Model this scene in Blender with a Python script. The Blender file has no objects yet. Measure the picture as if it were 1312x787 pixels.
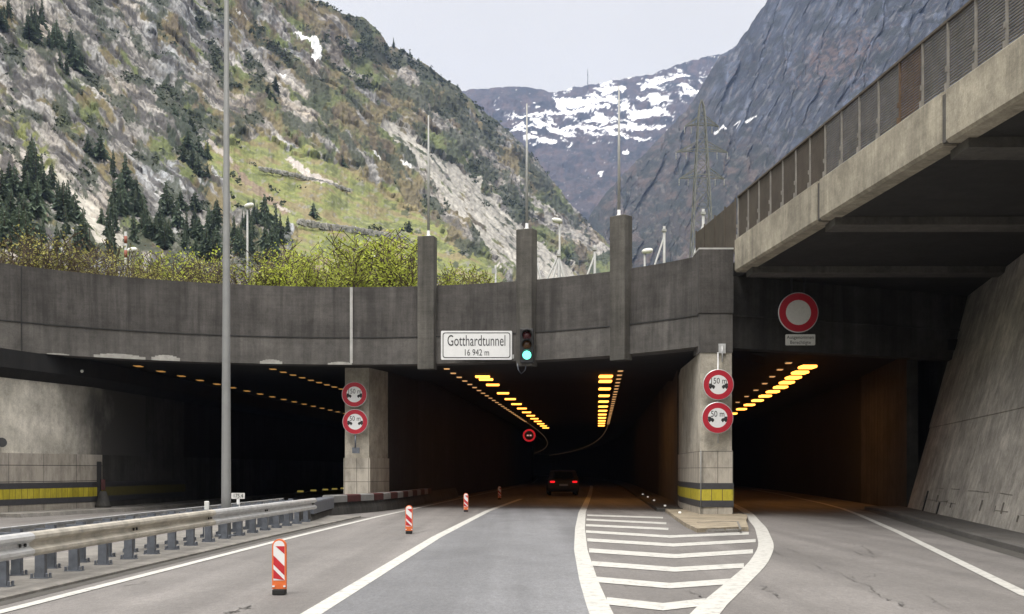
import bpy, math, random
import numpy as np
from mathutils import Vector, Matrix

random.seed(7)
rng = np.random.default_rng(11)
scene = bpy.context.scene
COL = scene.collection
R = math.radians
F, U0, V0, EYE = 1500.0, 656.0, 602.0, 1.5      # survey constants: focal length in photo pixels, eye height


def P(u, v, Y):
    return ((u - U0) / F * Y, Y, EYE + (V0 - v) / F * Y)


def G(u, v, z=0.0):
    Y = F * (EYE - z) / (v - V0)
    return ((u - U0) / F * Y, Y)


def lin(pts):
    xs = [p[0] for p in pts]; ys = [p[1] for p in pts]
    return lambda x: float(np.interp(x, xs, ys))


# ------------------------------------------------------------------ mesh builder
class MB:
    def __init__(s):
        s.v = []; s.f = []; s.sm = []

    def add(s, vs, fs, smooth=False):
        o = len(s.v)
        s.v += [tuple(map(float, p)) for p in vs]
        s.f += [tuple(i + o for i in f) for f in fs]
        s.sm += [smooth] * len(fs)
        return s

    def box(s, c, d, rz=0.0, bev=0.0):
        x, y, z = d[0] / 2, d[1] / 2, d[2] / 2
        if bev <= 0:
            vs = [(-x, -y, -z), (x, -y, -z), (x, y, -z), (-x, y, -z), (-x, -y, z), (x, -y, z), (x, y, z), (-x, y, z)]
            fs = [(0, 3, 2, 1), (4, 5, 6, 7), (0, 1, 5, 4), (1, 2, 6, 5), (2, 3, 7, 6), (3, 0, 4, 7)]
        else:
            b = bev
            prof = [(-x + b, -y), (x - b, -y), (x, -y + b), (x, y - b), (x - b, y), (-x + b, y), (-x, y - b), (-x, -y + b)]
            inn = [(px * (1 - b / x), py * (1 - b / y)) for px, py in prof]
            vs = []
            for (pp, zz) in ((inn, -z), (prof, -z + b), (prof, z - b), (inn, z)):
                vs += [(a, c2, zz) for a, c2 in pp]
            fs = [tuple(range(7, -1, -1)), tuple(range(24, 32))]
            for k in range(3):
                for i in range(8):
                    j = (i + 1) % 8
                    fs.append((k * 8 + i, k * 8 + j, k * 8 + 8 + j, k * 8 + 8 + i))
        ca, sa = math.cos(rz), math.sin(rz)
        s.add([(c[0] + a * ca - b2 * sa, c[1] + a * sa + b2 * ca, c[2] + h) for a, b2, h in vs], fs)
        return s

    def prism(s, poly, z0, z1):
        n = len(poly)
        ar = sum(poly[i][0] * poly[(i + 1) % n][1] - poly[(i + 1) % n][0] * poly[i][1] for i in range(n))
        if ar < 0: poly = poly[::-1]
        vs = [(p[0], p[1], z0) for p in poly] + [(p[0], p[1], z1) for p in poly]
        fs = [tuple(range(n - 1, -1, -1)), tuple(range(n, 2 * n))]
        fs += [(i, (i + 1) % n, n + (i + 1) % n, n + i) for i in range(n)]
        return s.add(vs, fs)

    def beam(s, a, b, w, h=None):
        """rectangular bar from a to b"""
        h = h or w
        a = Vector(a); b = Vector(b); d = (b - a).normalized()
        up = Vector((0, 0, 1)) if abs(d.z) < 0.95 else Vector((0, 1, 0))
        sx = d.cross(up).normalized() * (w / 2); sy = sx.cross(d).normalized() * (h / 2)
        vs = [a - sx - sy, a + sx - sy, a + sx + sy, a - sx + sy, b - sx - sy, b + sx - sy, b + sx + sy, b - sx + sy]
        return s.add(vs, [(0, 1, 2, 3), (7, 6, 5, 4), (0, 4, 5, 1), (1, 5, 6, 2), (2, 6, 7, 3), (3, 7, 4, 0)])

    def tube(s, pts, rad, n=10, cap=True):
        pts = [Vector(p) for p in pts]
        if not hasattr(rad, '__len__'): rad = [rad] * len(pts)
        vs = []; fs = []
        for i, p in enumerate(pts):
            d = (pts[min(i + 1, len(pts) - 1)] - pts[max(i - 1, 0)]).normalized()
            up = Vector((0, 0, 1)) if abs(d.z) < 0.9 else Vector((1, 0, 0))
            sx = d.cross(up).normalized(); sy = sx.cross(d).normalized()
            for k in range(n):
                t = 2 * math.pi * k / n
                vs.append(p + (sx * math.cos(t) + sy * math.sin(t)) * rad[i])
        for i in range(len(pts) - 1):
            for k in range(n):
                j = (k + 1) % n
                fs.append((i * n + k, i * n + j, i * n + n + j, i * n + n + k))
        s.add(vs, fs, True)
        if cap:
            m = len(pts) - 1
            o = len(s.v) - len(vs)
            s.f += [tuple(o + k for k in range(n - 1, -1, -1)), tuple(o + m * n + k for k in range(n))]
            s.sm += [False, False]
        return s

    def lathe(s, c, axis, prof, n=24, smooth=True):
        """prof: (radius, distance along axis)"""
        ax = Vector(axis).normalized()
        up = Vector((0, 0, 1)) if abs(ax.z) < 0.9 else Vector((1, 0, 0))
        sx = ax.cross(up).normalized(); sy = sx.cross(ax).normalized()
        c = Vector(c); vs = []; fs = []
        for r, h in prof:
            for k in range(n):
                t = 2 * math.pi * k / n
                vs.append(c + ax * h + (sx * math.cos(t) + sy * math.sin(t)) * r)
        for i in range(len(prof) - 1):
            for k in range(n):
                j = (k + 1) % n
                fs.append((i * n + k, i * n + j, i * n + n + j, i * n + n + k))
        s.add(vs, fs, smooth)
        o = len(s.v) - len(vs)
        s.f += [tuple(o + k for k in range(n - 1, -1, -1)), tuple(o + (len(prof) - 1) * n + k for k in range(n))]
        s.sm += [False, False]
        return s

    def ribbon(s, left, right, z):
        """flat strip between two polylines of equal length"""
        n = len(left)
        vs = [(p[0], p[1], z) for p in left] + [(p[0], p[1], z) for p in right]
        fs = [(i, n + i, n + i + 1, i + 1) for i in range(n - 1)]
        return s.add(vs, fs)

    def curtain(s, path, z0, z1, th=0.3, lean=0.0):
        """wall along a path; th is the thickness put on the left of the travel direction"""
        n = len(path); off = []
        for i, p in enumerate(path):
            a = path[max(i - 1, 0)]; b = path[min(i + 1, n - 1)]
            dx, dy = b[0] - a[0], b[1] - a[1]; L = math.hypot(dx, dy)
            off.append((-dy / L, dx / L))
        vs = []
        for p, o in zip(path, off):
            vs += [(p[0], p[1], z0), (p[0] + o[0] * lean * (z1 - z0), p[1] + o[1] * lean * (z1 - z0), z1),
                   (p[0] + o[0] * (th + lean * (z1 - z0)), p[1] + o[1] * (th + lean * (z1 - z0)), z1), (p[0] + o[0] * th, p[1] + o[1] * th, z0)]
        fs = []
        for i in range(n - 1):
            a, b = i * 4, i * 4 + 4
            for k in range(4):
                j = (k + 1) % 4
                fs.append((a + k, a + j, b + j, b + k))
        fs += [(3, 2, 1, 0), ((n - 1) * 4, (n - 1) * 4 + 1, (n - 1) * 4 + 2, (n - 1) * 4 + 3)]
        return s.add(vs, fs)

    def sweep(s, path, prof, closed=True):
        """prof: (offset to the left of travel, z); path: (x, y)"""
        n = len(path); m = len(prof); vs = []
        for i, p in enumerate(path):
            a = path[max(i - 1, 0)]; b = path[min(i + 1, n - 1)]
            dx, dy = b[0] - a[0], b[1] - a[1]; L = math.hypot(dx, dy)
            vs += [(p[0] - dy / L * o, p[1] + dx / L * o, z + (p[2] if len(p) > 2 else 0)) for o, z in prof]
        fs = []
        for i in range(n - 1):
            for k in range(m if closed else m - 1):
                j = (k + 1) % m
                fs.append((i * m + k, i * m + j, i * m + m + j, i * m + m + k))
        if closed:
            fs += [tuple(range(m - 1, -1, -1)), tuple((n - 1) * m + k for k in range(m))]
        return s.add(vs, fs)

    def mesh(s, name, mats, origin=(0, 0, 0)):
        me = bpy.data.meshes.new(name)
        o = origin
        me.from_pydata([(a - o[0], b - o[1], c - o[2]) for a, b, c in s.v], [], s.f)
        me.polygons.foreach_set('use_smooth', s.sm)
        for m in (mats if isinstance(mats, (list, tuple)) else [mats]): me.materials.append(m)
        import bmesh
        bm = bmesh.new(); bm.from_mesh(me)
        bmesh.ops.recalc_face_normals(bm, faces=bm.faces[:])
        bm.to_mesh(me); bm.free()
        return me


WORLD = {}


def tag(o, label=None, cat=None, group=None, kind=None):
    if label: o['label'] = label
    if cat: o['category'] = cat
    if group: o['group'] = group
    if kind: o['kind'] = kind
    return o


def empty(name, loc, label, cat, group=None):
    o = bpy.data.objects.new(name, None); COL.objects.link(o)
    o.location = loc; o.empty_display_size = 0.2
    WORLD[o.name] = tuple(loc)
    return tag(o, label, cat, group)


def obj(name, mb, mat, parent=None, label=None, cat=None, group=None, kind=None, origin=None):
    org = WORLD[parent.name] if parent is not None else (origin or (0, 0, 0))
    me = mb.mesh(name, mat, org) if isinstance(mb, MB) else mb
    o = bpy.data.objects.new(name, me); COL.objects.link(o)
    if parent is not None: o.parent = parent
    else: o.location = org
    WORLD[o.name] = org
    return tag(o, label, cat, group, kind)


def copy_tree(o, loc=None, parent=None):
    c = o.copy(); COL.objects.link(c)
    if parent is not None: c.parent = parent
    if loc is not None: c.location = loc
    for ch in list(o.children): copy_tree(ch, None, c)
    return c


def structure(name, mb, mat):
    return obj(name, mb, mat, kind='structure')


# ------------------------------------------------------------------ materials
def new_mat(name):
    m = bpy.data.materials.new(name); m.use_nodes = True
    nt = m.node_tree; b = nt.nodes['Principled BSDF']
    return m, nt, b


def N(nt, typ, **kw):
    n = nt.nodes.new(typ)
    for k, v in kw.items(): setattr(n, k, v)
    return n


def coords(nt, scale=(1, 1, 1), loc=(0, 0, 0), out='Object'):
    tc = N(nt, 'ShaderNodeTexCoord'); mp = N(nt, 'ShaderNodeMapping')
    mp.inputs['Scale'].default_value = scale; mp.inputs['Location'].default_value = loc
    nt.links.new(tc.outputs[out], mp.inputs['Vector'])
    return mp.outputs['Vector']


def noise(nt, scale=(1, 1, 1), detail=4, rough=0.6, loc=(0, 0, 0), dist=0.0):
    n = N(nt, 'ShaderNodeTexNoise'); n.inputs['Scale'].default_value = 1.0
    n.inputs['Detail'].default_value = detail; n.inputs['Roughness'].default_value = rough
    n.inputs['Distortion'].default_value = dist
    nt.links.new(coords(nt, scale, loc), n.inputs['Vector'])
    return n.outputs['Fac']


def ramp(nt, fac, stops):
    r = N(nt, 'ShaderNodeValToRGB')
    e = r.color_ramp.elements
    while len(e) < len(stops): e.new(0.5)
    for el, (p, c) in zip(e, stops):
        el.position = p
        el.color = (c[0], c[1], c[2], 1) if hasattr(c, '__len__') else (c, c, c, 1)
    nt.links.new(fac, r.inputs['Fac'])
    return r.outputs['Color']


def mix(nt, a, b, fac, mode='MIX'):
    m = N(nt, 'ShaderNodeMix', data_type='RGBA', blend_type=mode)
    for sock, val in ((m.inputs[6], a), (m.inputs[7], b), (m.inputs[0], fac)):
        if isinstance(val, bpy.types.NodeSocket): nt.links.new(val, sock)
        elif hasattr(val, '__len__'): sock.default_value = (val[0], val[1], val[2], 1)
        else: sock.default_value = val
    return m.outputs[2]


def bump(nt, b, h, strength=0.3, dist=0.02):
    n = N(nt, 'ShaderNodeBump'); n.inputs['Strength'].default_value = strength; n.inputs['Distance'].default_value = dist
    nt.links.new(h, n.inputs['Height']); nt.links.new(n.outputs['Normal'], b.inputs['Normal'])


def concrete(name, lo, hi, streak=0.5, boards=0.0, rough=0.9, tint=None, blot=0.0):
    m, nt, b = new_mat(name)
    c = ramp(nt, noise(nt, (.55, .55, .8), 6, .65), [(.3, lo), (.7, hi)])
    st = noise(nt, (2.2, 2.2, .12), 5, .7, (3, 1, 0), .3)
    c = mix(nt, c, ramp(nt, st, [(.38, 1 - streak), (.62, 1.0)]), 1.0, 'MULTIPLY')
    st2 = noise(nt, (6, 6, .25), 4, .65, (7, 2, 0))
    pm = ramp(nt, noise(nt, (.5, .5, .35), 3, .5, (11, 3, 2)), [(.42, 0.0), (.6, 1.0)])
    c = mix(nt, c, mix(nt, (1, 1, 1), ramp(nt, st2, [(.35, 1 - streak * .8), (.62, 1.05)]), pm), 1.0, 'MULTIPLY')
    md = noise(nt, (2.6, 2.6, 2.6), 6, .75, (5, 8, 1))
    c = mix(nt, c, ramp(nt, md, [(.36, .78), (.5, 1.0), (.66, 1.14)]), .9, 'MULTIPLY')
    if boards:
        bl = noise(nt, (.35, .35, 14), 3, .7, (0, 5, 0))
        c = mix(nt, c, ramp(nt, bl, [(.35, 1 - boards), (.65, 1 + boards * .4)]), 1.0, 'MULTIPLY')
    if blot:
        bl = noise(nt, (1.6, 1.6, 1.1), 8, .75, (2, 9, 4))
        c = mix(nt, c, ramp(nt, bl, [(.45, 1 - blot), (.6, 1.0)]), 1.0, 'MULTIPLY')
    lg = noise(nt, (.22, .22, .5), 4, .6, (13, 1, 6), .4)
    c = mix(nt, c, ramp(nt, lg, [(.36, .80), (.64, 1.22)]), .9, 'MULTIPLY')
    fn = noise(nt, (22, 22, 22), 4, .7)
    c = mix(nt, c, ramp(nt, fn, [(.3, .82), (.7, 1.15)]), .8, 'MULTIPLY')
    nt.links.new(c, b.inputs['Base Color']); b.inputs['Roughness'].default_value = rough
    bump(nt, b, fn, .35, .02)
    return m


def tiles(name, lo, hi, w=.34, h=.32, mortar=(.05, .05, .05), rough=.55):
    m, nt, b = new_mat(name)
    tc = N(nt, 'ShaderNodeTexCoord'); sp = N(nt, 'ShaderNodeSeparateXYZ'); nt.links.new(tc.outputs['Object'], sp.inputs[0])
    ad = N(nt, 'ShaderNodeMath', operation='MULTIPLY_ADD'); nt.links.new(sp.outputs['Y'], ad.inputs[0]); ad.inputs[1].default_value = .9
    nt.links.new(sp.outputs['X'], ad.inputs[2])
    cb = N(nt, 'ShaderNodeCombineXYZ'); nt.links.new(ad.outputs[0], cb.inputs[0]); nt.links.new(sp.outputs['Z'], cb.inputs[1])
    br = N(nt, 'ShaderNodeTexBrick', offset=0.0)
    br.inputs['Scale'].default_value = 1; br.inputs['Brick Width'].default_value = w; br.inputs['Row Height'].default_value = h
    br.inputs['Mortar Size'].default_value = .012; br.inputs['Mortar'].default_value = (*mortar, 1)
    br.inputs['Color1'].default_value = (*lo, 1); br.inputs['Color2'].default_value = (*hi, 1)
    nt.links.new(cb.outputs[0], br.inputs['Vector'])
    dirt = noise(nt, (3, 3, 1.2), 7, .75, (1, 4, 2))
    c = mix(nt, br.outputs['Color'], ramp(nt, dirt, [(.32, .45), (.58, 1.0)]), .8, 'MULTIPLY')
    st = noise(nt, (7, 7, .3), 4, .7, (4, 4, 2))
    c = mix(nt, c, ramp(nt, st, [(.35, .84), (.6, 1.0)]), .8, 'MULTIPLY')
    nt.links.new(c, b.inputs['Base Color']); b.inputs['Roughness'].default_value = rough
    return m


def plain(name, col, rough=.6, metal=0.0, var=.2, scale=6.0, emit=None, estr=0.0):
    m, nt, b = new_mat(name)
    n1 = noise(nt, (scale, scale, scale), 5, .65)
    c = ramp(nt, n1, [(.3, [x * (1 - var) for x in col]), (.7, [min(1, x * (1 + var * .6)) for x in col])])
    nt.links.new(c, b.inputs['Base Color'])
    b.inputs['Roughness'].default_value = rough; b.inputs['Metallic'].default_value = metal
    if emit:
        b.inputs['Emission Color'].default_value = (*emit, 1); b.inputs['Emission Strength'].default_value = estr
    return m


def asphalt(name, lo, hi, seed=0, rough=.8):
    m, nt, b = new_mat(name)
    c = ramp(nt, noise(nt, (.25, .06, .2), 5, .6, (seed, seed * 2, 0)), [(.32, lo), (.68, hi)])
    pt = noise(nt, (.9, .5, .9), 6, .7, (seed + 4, 1, 0))
    c = mix(nt, c, ramp(nt, pt, [(.33, .80), (.6, 1.05)]), .75, 'MULTIPLY')
    tr = noise(nt, (1.6, .03, 1), 3, .5, (seed + 8, 2, 0))
    c = mix(nt, c, ramp(nt, tr, [(.35, .78), (.65, 1.08)]), .85, 'MULTIPLY')
    sp = noise(nt, (45, 45, 45), 5, .85)
    c = mix(nt, c, ramp(nt, sp, [(.32, .55), (.68, 1.4)]), .85, 'MULTIPLY')
    gr = noise(nt, (16, 5, 16), 5, .85, (seed + 6, 3, 0))
    c = mix(nt, c, ramp(nt, gr, [(.32, .76), (.68, 1.22)]), .9, 'MULTIPLY')
    rp = noise(nt, (.7, .22, 1), 2, .4, (seed + 3, 5, 0))
    c = mix(nt, c, ramp(nt, rp, [(.60, 1.0), (.615, .87)]), .7, 'MULTIPLY')
    blot = noise(nt, (2.7, 1.7, 1), 2, .5, (seed + 1, 7, 0))
    c = mix(nt, c, ramp(nt, blot, [(.24, .7), (.31, 1.0)]), .6, 'MULTIPLY')
    nt.links.new(c, b.inputs['Base Color']); b.inputs['Roughness'].default_value = rough
    bump(nt, b, sp, .4, .01)
    return m


def paint(name, col, wear=.5):
    m, nt, b = new_mat(name)
    w = noise(nt, (6, 6, 6), 8, .8)
    c = ramp(nt, w, [(.36, [x * (1 - wear) for x in col]), (.50, col), (.8, [min(1, x * 1.06) for x in col])])
    s2 = noise(nt, (60, 60, 60), 3, .7)
    c = mix(nt, c, ramp(nt, s2, [(.3, .85), (.6, 1.0)]), .8, 'MULTIPLY')
    nt.links.new(c, b.inputs['Base Color']); b.inputs['Roughness'].default_value = .7
    return m


def terrain_mat(name, sc):
    m, nt, b = new_mat(name)
    a = N(nt, 'ShaderNodeAttribute', attribute_name='cover')
    n1 = noise(nt, (sc, sc, sc), 7, .72)
    c = mix(nt, a.outputs['Color'], ramp(nt, n1, [(.30, .62), (.5, 1.0), (.7, 1.3)]), .85, 'MULTIPLY')
    bump(nt, b, n1, .5, 2.0 / (sc * 6))
    nt.links.new(c, b.inputs['Base Color']); b.inputs['Roughness'].default_value = .95
    b.inputs['Specular IOR Level'].default_value = .2
    return m


def leaf_mat(name, a, c2, trans=.35):
    m, nt, b = new_mat(name)
    oi = N(nt, 'ShaderNodeObjectInfo')
    n1 = noise(nt, (1.3, 1.3, 1.3), 4, .7)
    c = ramp(nt, n1, [(.35, a), (.65, c2)])
    c = mix(nt, c, ramp(nt, oi.outputs['Random'], [(0, .65), (1, 1.3)]), 1.0, 'MULTIPLY')
    nt.links.new(c, b.inputs['Base Color']); b.inputs['Roughness'].default_value = .8
    b.inputs['Specular IOR Level'].default_value = .2
    if trans:
        tl = N(nt, 'ShaderNodeBsdfTranslucent'); nt.links.new(c, tl.inputs['Color'])
        mx = N(nt, 'ShaderNodeMixShader'); mx.inputs[0].default_value = trans
        nt.links.new(b.outputs[0], mx.inputs[1]); nt.links.new(tl.outputs[0], mx.inputs[2])
        nt.links.new(mx.outputs[0], nt.nodes['Material Output'].inputs['Surface'])
    return m


M = {}
M['lintel'] = concrete('weathered_dark_concrete', (.063, .058, .055), (.108, .100, .094), .42, .10)
M['lip'] = concrete('weathered_lip_concrete', (.088, .082, .077), (.140, .131, .122), .3, .07)
M['pilaster'] = concrete('pilaster_concrete', (.085, .08, .07), (.13, .122, .11), .4, .1)
M['pier'] = concrete('pier_concrete', (.42, .385, .32), (.56, .515, .44), .16, 0, blot=.22)
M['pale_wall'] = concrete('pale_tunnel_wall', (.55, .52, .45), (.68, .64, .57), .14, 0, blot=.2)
M['beam'] = concrete('pale_beam_concrete', (.37, .335, .265), (.50, .455, .365), .2, .05, blot=.22)
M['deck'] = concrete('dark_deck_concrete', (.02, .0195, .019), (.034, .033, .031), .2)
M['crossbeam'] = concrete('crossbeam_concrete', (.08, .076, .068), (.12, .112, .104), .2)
M['retain'] = concrete('retaining_concrete', (.47, .435, .39), (.60, .56, .50), .18, .02, blot=.3)
M['portal_in'] = concrete('grimy_shaded_concrete', (.05, .048, .046), (.09, .086, .08), .4)  # grimy tone; on inner tunnel walls it also carries painted shade
M['soot_shade'] = concrete('soot_and_shade_concrete', (.010, .010, .011), (.018, .0175, .0175), .3)  # sooty concrete darkened further to carry the tunnel's shade
M['soot_shade_wall'] = concrete('soot_and_shade_wall', (.016, .015, .0145), (.030, .028, .026), .4)  # wall version, tunnel darkness likewise put into the colour
M['tile'] = tiles('grimy_pale_tiles', (.46, .42, .36), (.54, .495, .425), .46, .52, (.17, .155, .135))
M['tile_left'] = tiles('wall_cladding', (.40, .365, .315), (.46, .42, .37), 2.0, .55)
M['yellow'] = tiles('yellow_band_tiles', (.50, .42, .03), (.58, .49, .05), .34, .9, (.12, .10, .03))
M['black_band'] = plain('dark_band_paint', (.05, .05, .055), .6)
M['asphalt'] = asphalt('worn_asphalt', (.150, .141, .136), (.198, .186, .180), 0)
M['lane'] = asphalt('lane_asphalt', (.146, .149, .160), (.186, .190, .203), 5)
M['median'] = concrete('median_concrete', (.19, .18, .165), (.27, .255, .235), .2, 0, blot=.2)
M['gutter'] = plain('dirty_gutter', (.07, .066, .06), .9, scale=3)
M['island'] = concrete('island_concrete', (.33, .275, .20), (.43, .37, .275), .2, 0, blot=.2)
M['white_line'] = paint('white_road_paint', (.50, .495, .47), .45)
M['crack'] = plain('crack_filler', (.10, .096, .092), .8)
M['galv'] = plain('galvanised_steel', (.60, .605, .61), .38, .4, .22, 4)
M['galv_post'] = plain('galvanised_post', (.15, .165, .195), .5, .4, .3, 7)
M['rail_stain'] = plain('stained_rail', (.50, .465, .40), .45, .3, .35, 3)
M['pole'] = plain('pole_steel', (.27, .275, .275), .5, .3, .15, 2)
M['white_steel'] = plain('pale_painted_steel', (.36, .365, .36), .5, .1, .15)
M['white'] = plain('white_sheet', (.74, .745, .75), .5, 0, .05)
M['grey_white'] = plain('greyed_white_sheet', (.62, .62, .60), .5, 0, .1, 12)
M['black'] = plain('black_lacquer', (.02, .02, .022), .5, 0, .2)
M['ink'] = plain('black_lettering', (.025, .025, .028), .6, 0, .05)
M['red'] = plain('red_sheet', (.42, .012, .03), .45, 0, .12)
M['dark_red'] = plain('faded_red_paint', (.065, .016, .016), .6, 0, .2)
M['bake_red'] = plain('red_stripe', (.50, .02, .03), .5, 0, .12)
M['orange'] = plain('orange_plastic', (.70, .15, .035), .5, 0, .12)
M['fence_wire'] = plain('weathered_fence_steel', (.17, .155, .135), .6, .3, .3, 3)
M['fence_brown'] = plain('rusty_fence_steel', (.13, .085, .055), .7, .2, .35, 3)
M['fence_dark'] = plain('brown_fence_sheet', (.085, .070, .056), .8, 0, .3, 2)
M['fence_post'] = plain('dull_fence_post', (.26, .245, .225), .6, .2, .3, 3)
M['lampglass'] = plain('lamp_glass', (.70, .70, .66), .3, 0, .05)
M['lens_orange'] = plain('sodium_lens', (.8, .4, .1), .4, emit=(1, .34, .045), estr=3.2)
M['lens_dim'] = plain('dim_tunnel_lens', (.6, .4, .2), .4, emit=(1, .52, .20), estr=.42)
M['lens_faint'] = plain('faint_tunnel_lens', (.5, .3, .1), .4, emit=(1, .50, .13), estr=.22)
M['housing'] = plain('lamp_housing', (.06, .06, .06), .6)
M['green_on'] = plain('green_lens_lit', (.1, .6, .5), .3, emit=(.16, 1.0, .72), estr=1.5)
M['red_off'] = plain('red_lens_off', (.07, .015, .018), .25)
M['amber_off'] = plain('amber_lens_off', (.09, .045, .02), .25)
M['tail'] = plain('tail_lens_lit', (.4, .01, .01), .3, emit=(1, .01, .015), estr=.7)
M['car'] = plain('dark_car_paint', (.006, .0065, .008), .5, 0, .1)
M['glass'] = plain('dark_glass', (.01, .011, .013), .1, 0, .05)
M['rubber'] = plain('tyre_rubber', (.015, .015, .015), .9)
M['pylon'] = plain('pylon_steel', (.16, .165, .15), .6, .2, .3, .5)
M['stone'] = concrete('dry_stone', (.36, .35, .33), (.55, .535, .50), .2, .0, blot=.3)
M['terr_left'] = terrain_mat('mountainside_cover', .16)
M['terr_far'] = terrain_mat('far_mountain_cover', .05)
M['grassy'] = plain('rough_grass', (.10, .11, .045), .95, 0, .4, 1.2)
M['spruce'] = leaf_mat('spruce_needles', (.070, .100, .075), (.135, .172, .105), .2)
M['bark'] = plain('bark', (.07, .05, .035), .9, 0, .3)
M['leaf_fresh'] = leaf_mat('fresh_spring_leaves', (.36, .43, .06), (.58, .62, .14))
M['leaf_olive'] = leaf_mat('olive_buds', (.25, .25, .07), (.40, .37, .13))
M['leaf_brown'] = leaf_mat('brown_twigs', (.15, .115, .07), (.24, .18, .11))
M['scrub'] = leaf_mat('scrub_leaves', (.032, .044, .030), (.062, .074, .042), .1)
M['stain_white'] = plain('lime_bloom', (.36, .35, .325), .9, 0, .3, 5)
M['joint'] = plain('pale_joint_sealant', (.42, .415, .40), .8, 0, .25, 3)
M['walk'] = asphalt('dirty_pavement', (.085, .08, .075), (.125, .118, .11), 3)
M['weep'] = plain('weep_dirt', (.20, .185, .165), .9, scale=2)
M['dark_gap'] = plain('open_joint', (.03, .03, .03), .9)
M['stud'] = plain('glowing_white_reflector', (.8, .8, .8), .2, emit=(1, .95, .85), estr=.25)  # studs emit a weak glow in place of reflected light
M['signal_red'] = plain('lit_red_ring', (.4, .01, .01), .4, emit=(1, .03, .04), estr=.25)
M['signal_white'] = plain('lit_pale_bars', (.5, .4, .4), .4, emit=(1, .5, .45), estr=.35)


# light falloff painted into the left tube's pale wall: darker inwards, noisy edge
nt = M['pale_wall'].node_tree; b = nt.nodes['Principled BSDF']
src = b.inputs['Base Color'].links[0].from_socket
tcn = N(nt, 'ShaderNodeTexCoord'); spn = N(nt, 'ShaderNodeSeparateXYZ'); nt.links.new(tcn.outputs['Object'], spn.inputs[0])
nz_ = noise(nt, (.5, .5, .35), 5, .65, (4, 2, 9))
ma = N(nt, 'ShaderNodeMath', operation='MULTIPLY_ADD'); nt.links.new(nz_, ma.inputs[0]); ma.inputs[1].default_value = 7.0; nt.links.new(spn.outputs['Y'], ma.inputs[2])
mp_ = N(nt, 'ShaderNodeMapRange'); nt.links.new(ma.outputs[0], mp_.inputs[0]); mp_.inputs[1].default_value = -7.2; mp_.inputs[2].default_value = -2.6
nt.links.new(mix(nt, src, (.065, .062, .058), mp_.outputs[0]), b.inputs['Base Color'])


# ------------------------------------------------------------------ paths (x as a function of distance)
edge_left = lin([(-30, -6.9), (0, -5.95), (12.3, -5.38), (25.6, -4.87), (36.9, -4.3), (42, -3.95), (60, -2.75), (100, .15), (130, 2.3), (200, 4.5), (320, 3.5)])
lane_left = lin([(-30, -3.0), (0, -2.4), (12.2, -2.08), (26.2, -1.67), (42.5, -.88), (52, -.15), (80, 2.0), (110, 4.2), (140, 5.8), (200, 7.0), (320, 5.5)])
rail_x = lin([(-20, -6.45), (5, -6.25), (9.8, -6.22), (14.3, -6.17), (22, -6.0), (31, -5.62), (36.9, -5.4), (45, -4.9)])
gore_l = lin([(-30, .3), (0, .85), (12.2, .925), (15.7, 1.03), (21.8, 1.28), (29.8, 1.73), (40.9, 2.45), (68, 4.5), (100, 6.8), (140, 9.3)])
gore_pts_r = [(-10, -2.3), (0, -.6), (12.3, 2.0), (15.8, 3.03), (20.8, 4.43), (25.6, 5.48), (30, 6.33), (34.6, 7.1), (45, 8.8), (60, 10.7), (90, 14)]
gore_r = lin(gore_pts_r)
ramp_r = lin([(-20, 4.6), (0, 5.2), (8, 5.35), (14, 6.15), (28.1, 9.27), (38.8, 11.5), (45, 12.7), (52, 13.8), (70, 16.2), (100, 19.5)])
retain_x = lin([(-20, 9.0), (0, 9.05), (10, 9.2), (18, 9.65), (25, 10.9), (42.5, 14.3)])


def centre(Y):
    c = .95 + .073 * (Y - 46)
    if Y > 100: c -= .00029 * (Y - 100) ** 2
    return c


def frange(a, b, s):
    n = max(1, int(round((b - a) / s)))
    return [a + (b - a) * i / n for i in range(n + 1)]


# ------------------------------------------------------------------ ground, roads and markings
g = MB()
g.add([(-400, -400, -.03), (400, -400, -.03), (400, 420, -.03), (-400, 420, -.03)], [(0, 1, 2, 3)])
structure('ground', g, M['gutter'])
g = MB(); g.add([(-34, -60, 0), (30, -60, 0), (30, 360, 0), (-34, 360, 0)], [(0, 1, 2, 3)])
structure('road', g, M['asphalt'])
ys = frange(-30, 300, 3)
g = MB(); g.ribbon([(lane_left(y) + .02, y) for y in ys], [(gore_l(y) + .02 if y < 100 else lane_left(y) + 3.6, y) for y in ys], .004)
structure('traffic_lane', g, M['lane'])


def stripe(name, fx, y0, y1, w, z=.008, step=1.0):
    yy = frange(y0, y1, step)
    L = []; Rr = []
    for y in yy:
        dx = (fx(y + .5) - fx(y - .5)); L2 = math.hypot(dx, 1)
        nx, ny = 1 / L2, -dx / L2
        L.append((fx(y) - nx * w / 2, y - ny * w / 2)); Rr.append((fx(y) + nx * w / 2, y + ny * w / 2))
    m = MB(); m.ribbon(L, Rr, z)
    return structure(name, m, M['white_line'])


stripe('road_marking', edge_left, -20, 200, .16)
stripe('road_marking', lane_left, -20, 60, .22)
stripe('road_marking', gore_l, -20, 110, .25)
# the curved right border of the hatched area, smoothed
gp = [(-.6, 0), (2.0, 12.3), (2.55, 14.0), (3.1, 15.9), (3.8, 18.2), (4.47, 20.8), (5.05, 23.2), (5.52, 25.6), (6.38, 30), (7.1, 34.3), (8.0, 39.5), (8.8, 45), (10.7, 60), (14, 90)]
sm = lambda y: float(sum(np.interp(y + d, [p[1] for p in gp], [p[0] for p in gp]) for d in (-1.2, -.6, 0, .6, 1.2)) / 5)
stripe('road_marking', sm, 2, 85, .30)
stripe('road_marking', ramp_r, -10, 90, .17)
stripe('road_marking', lin([(-30, -10.3), (0, -9.6), (14, -9.15), (25, -8.9), (45, -8.0), (60, -7.1), (120, -2.7)]), -20, 110, .16)

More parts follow.
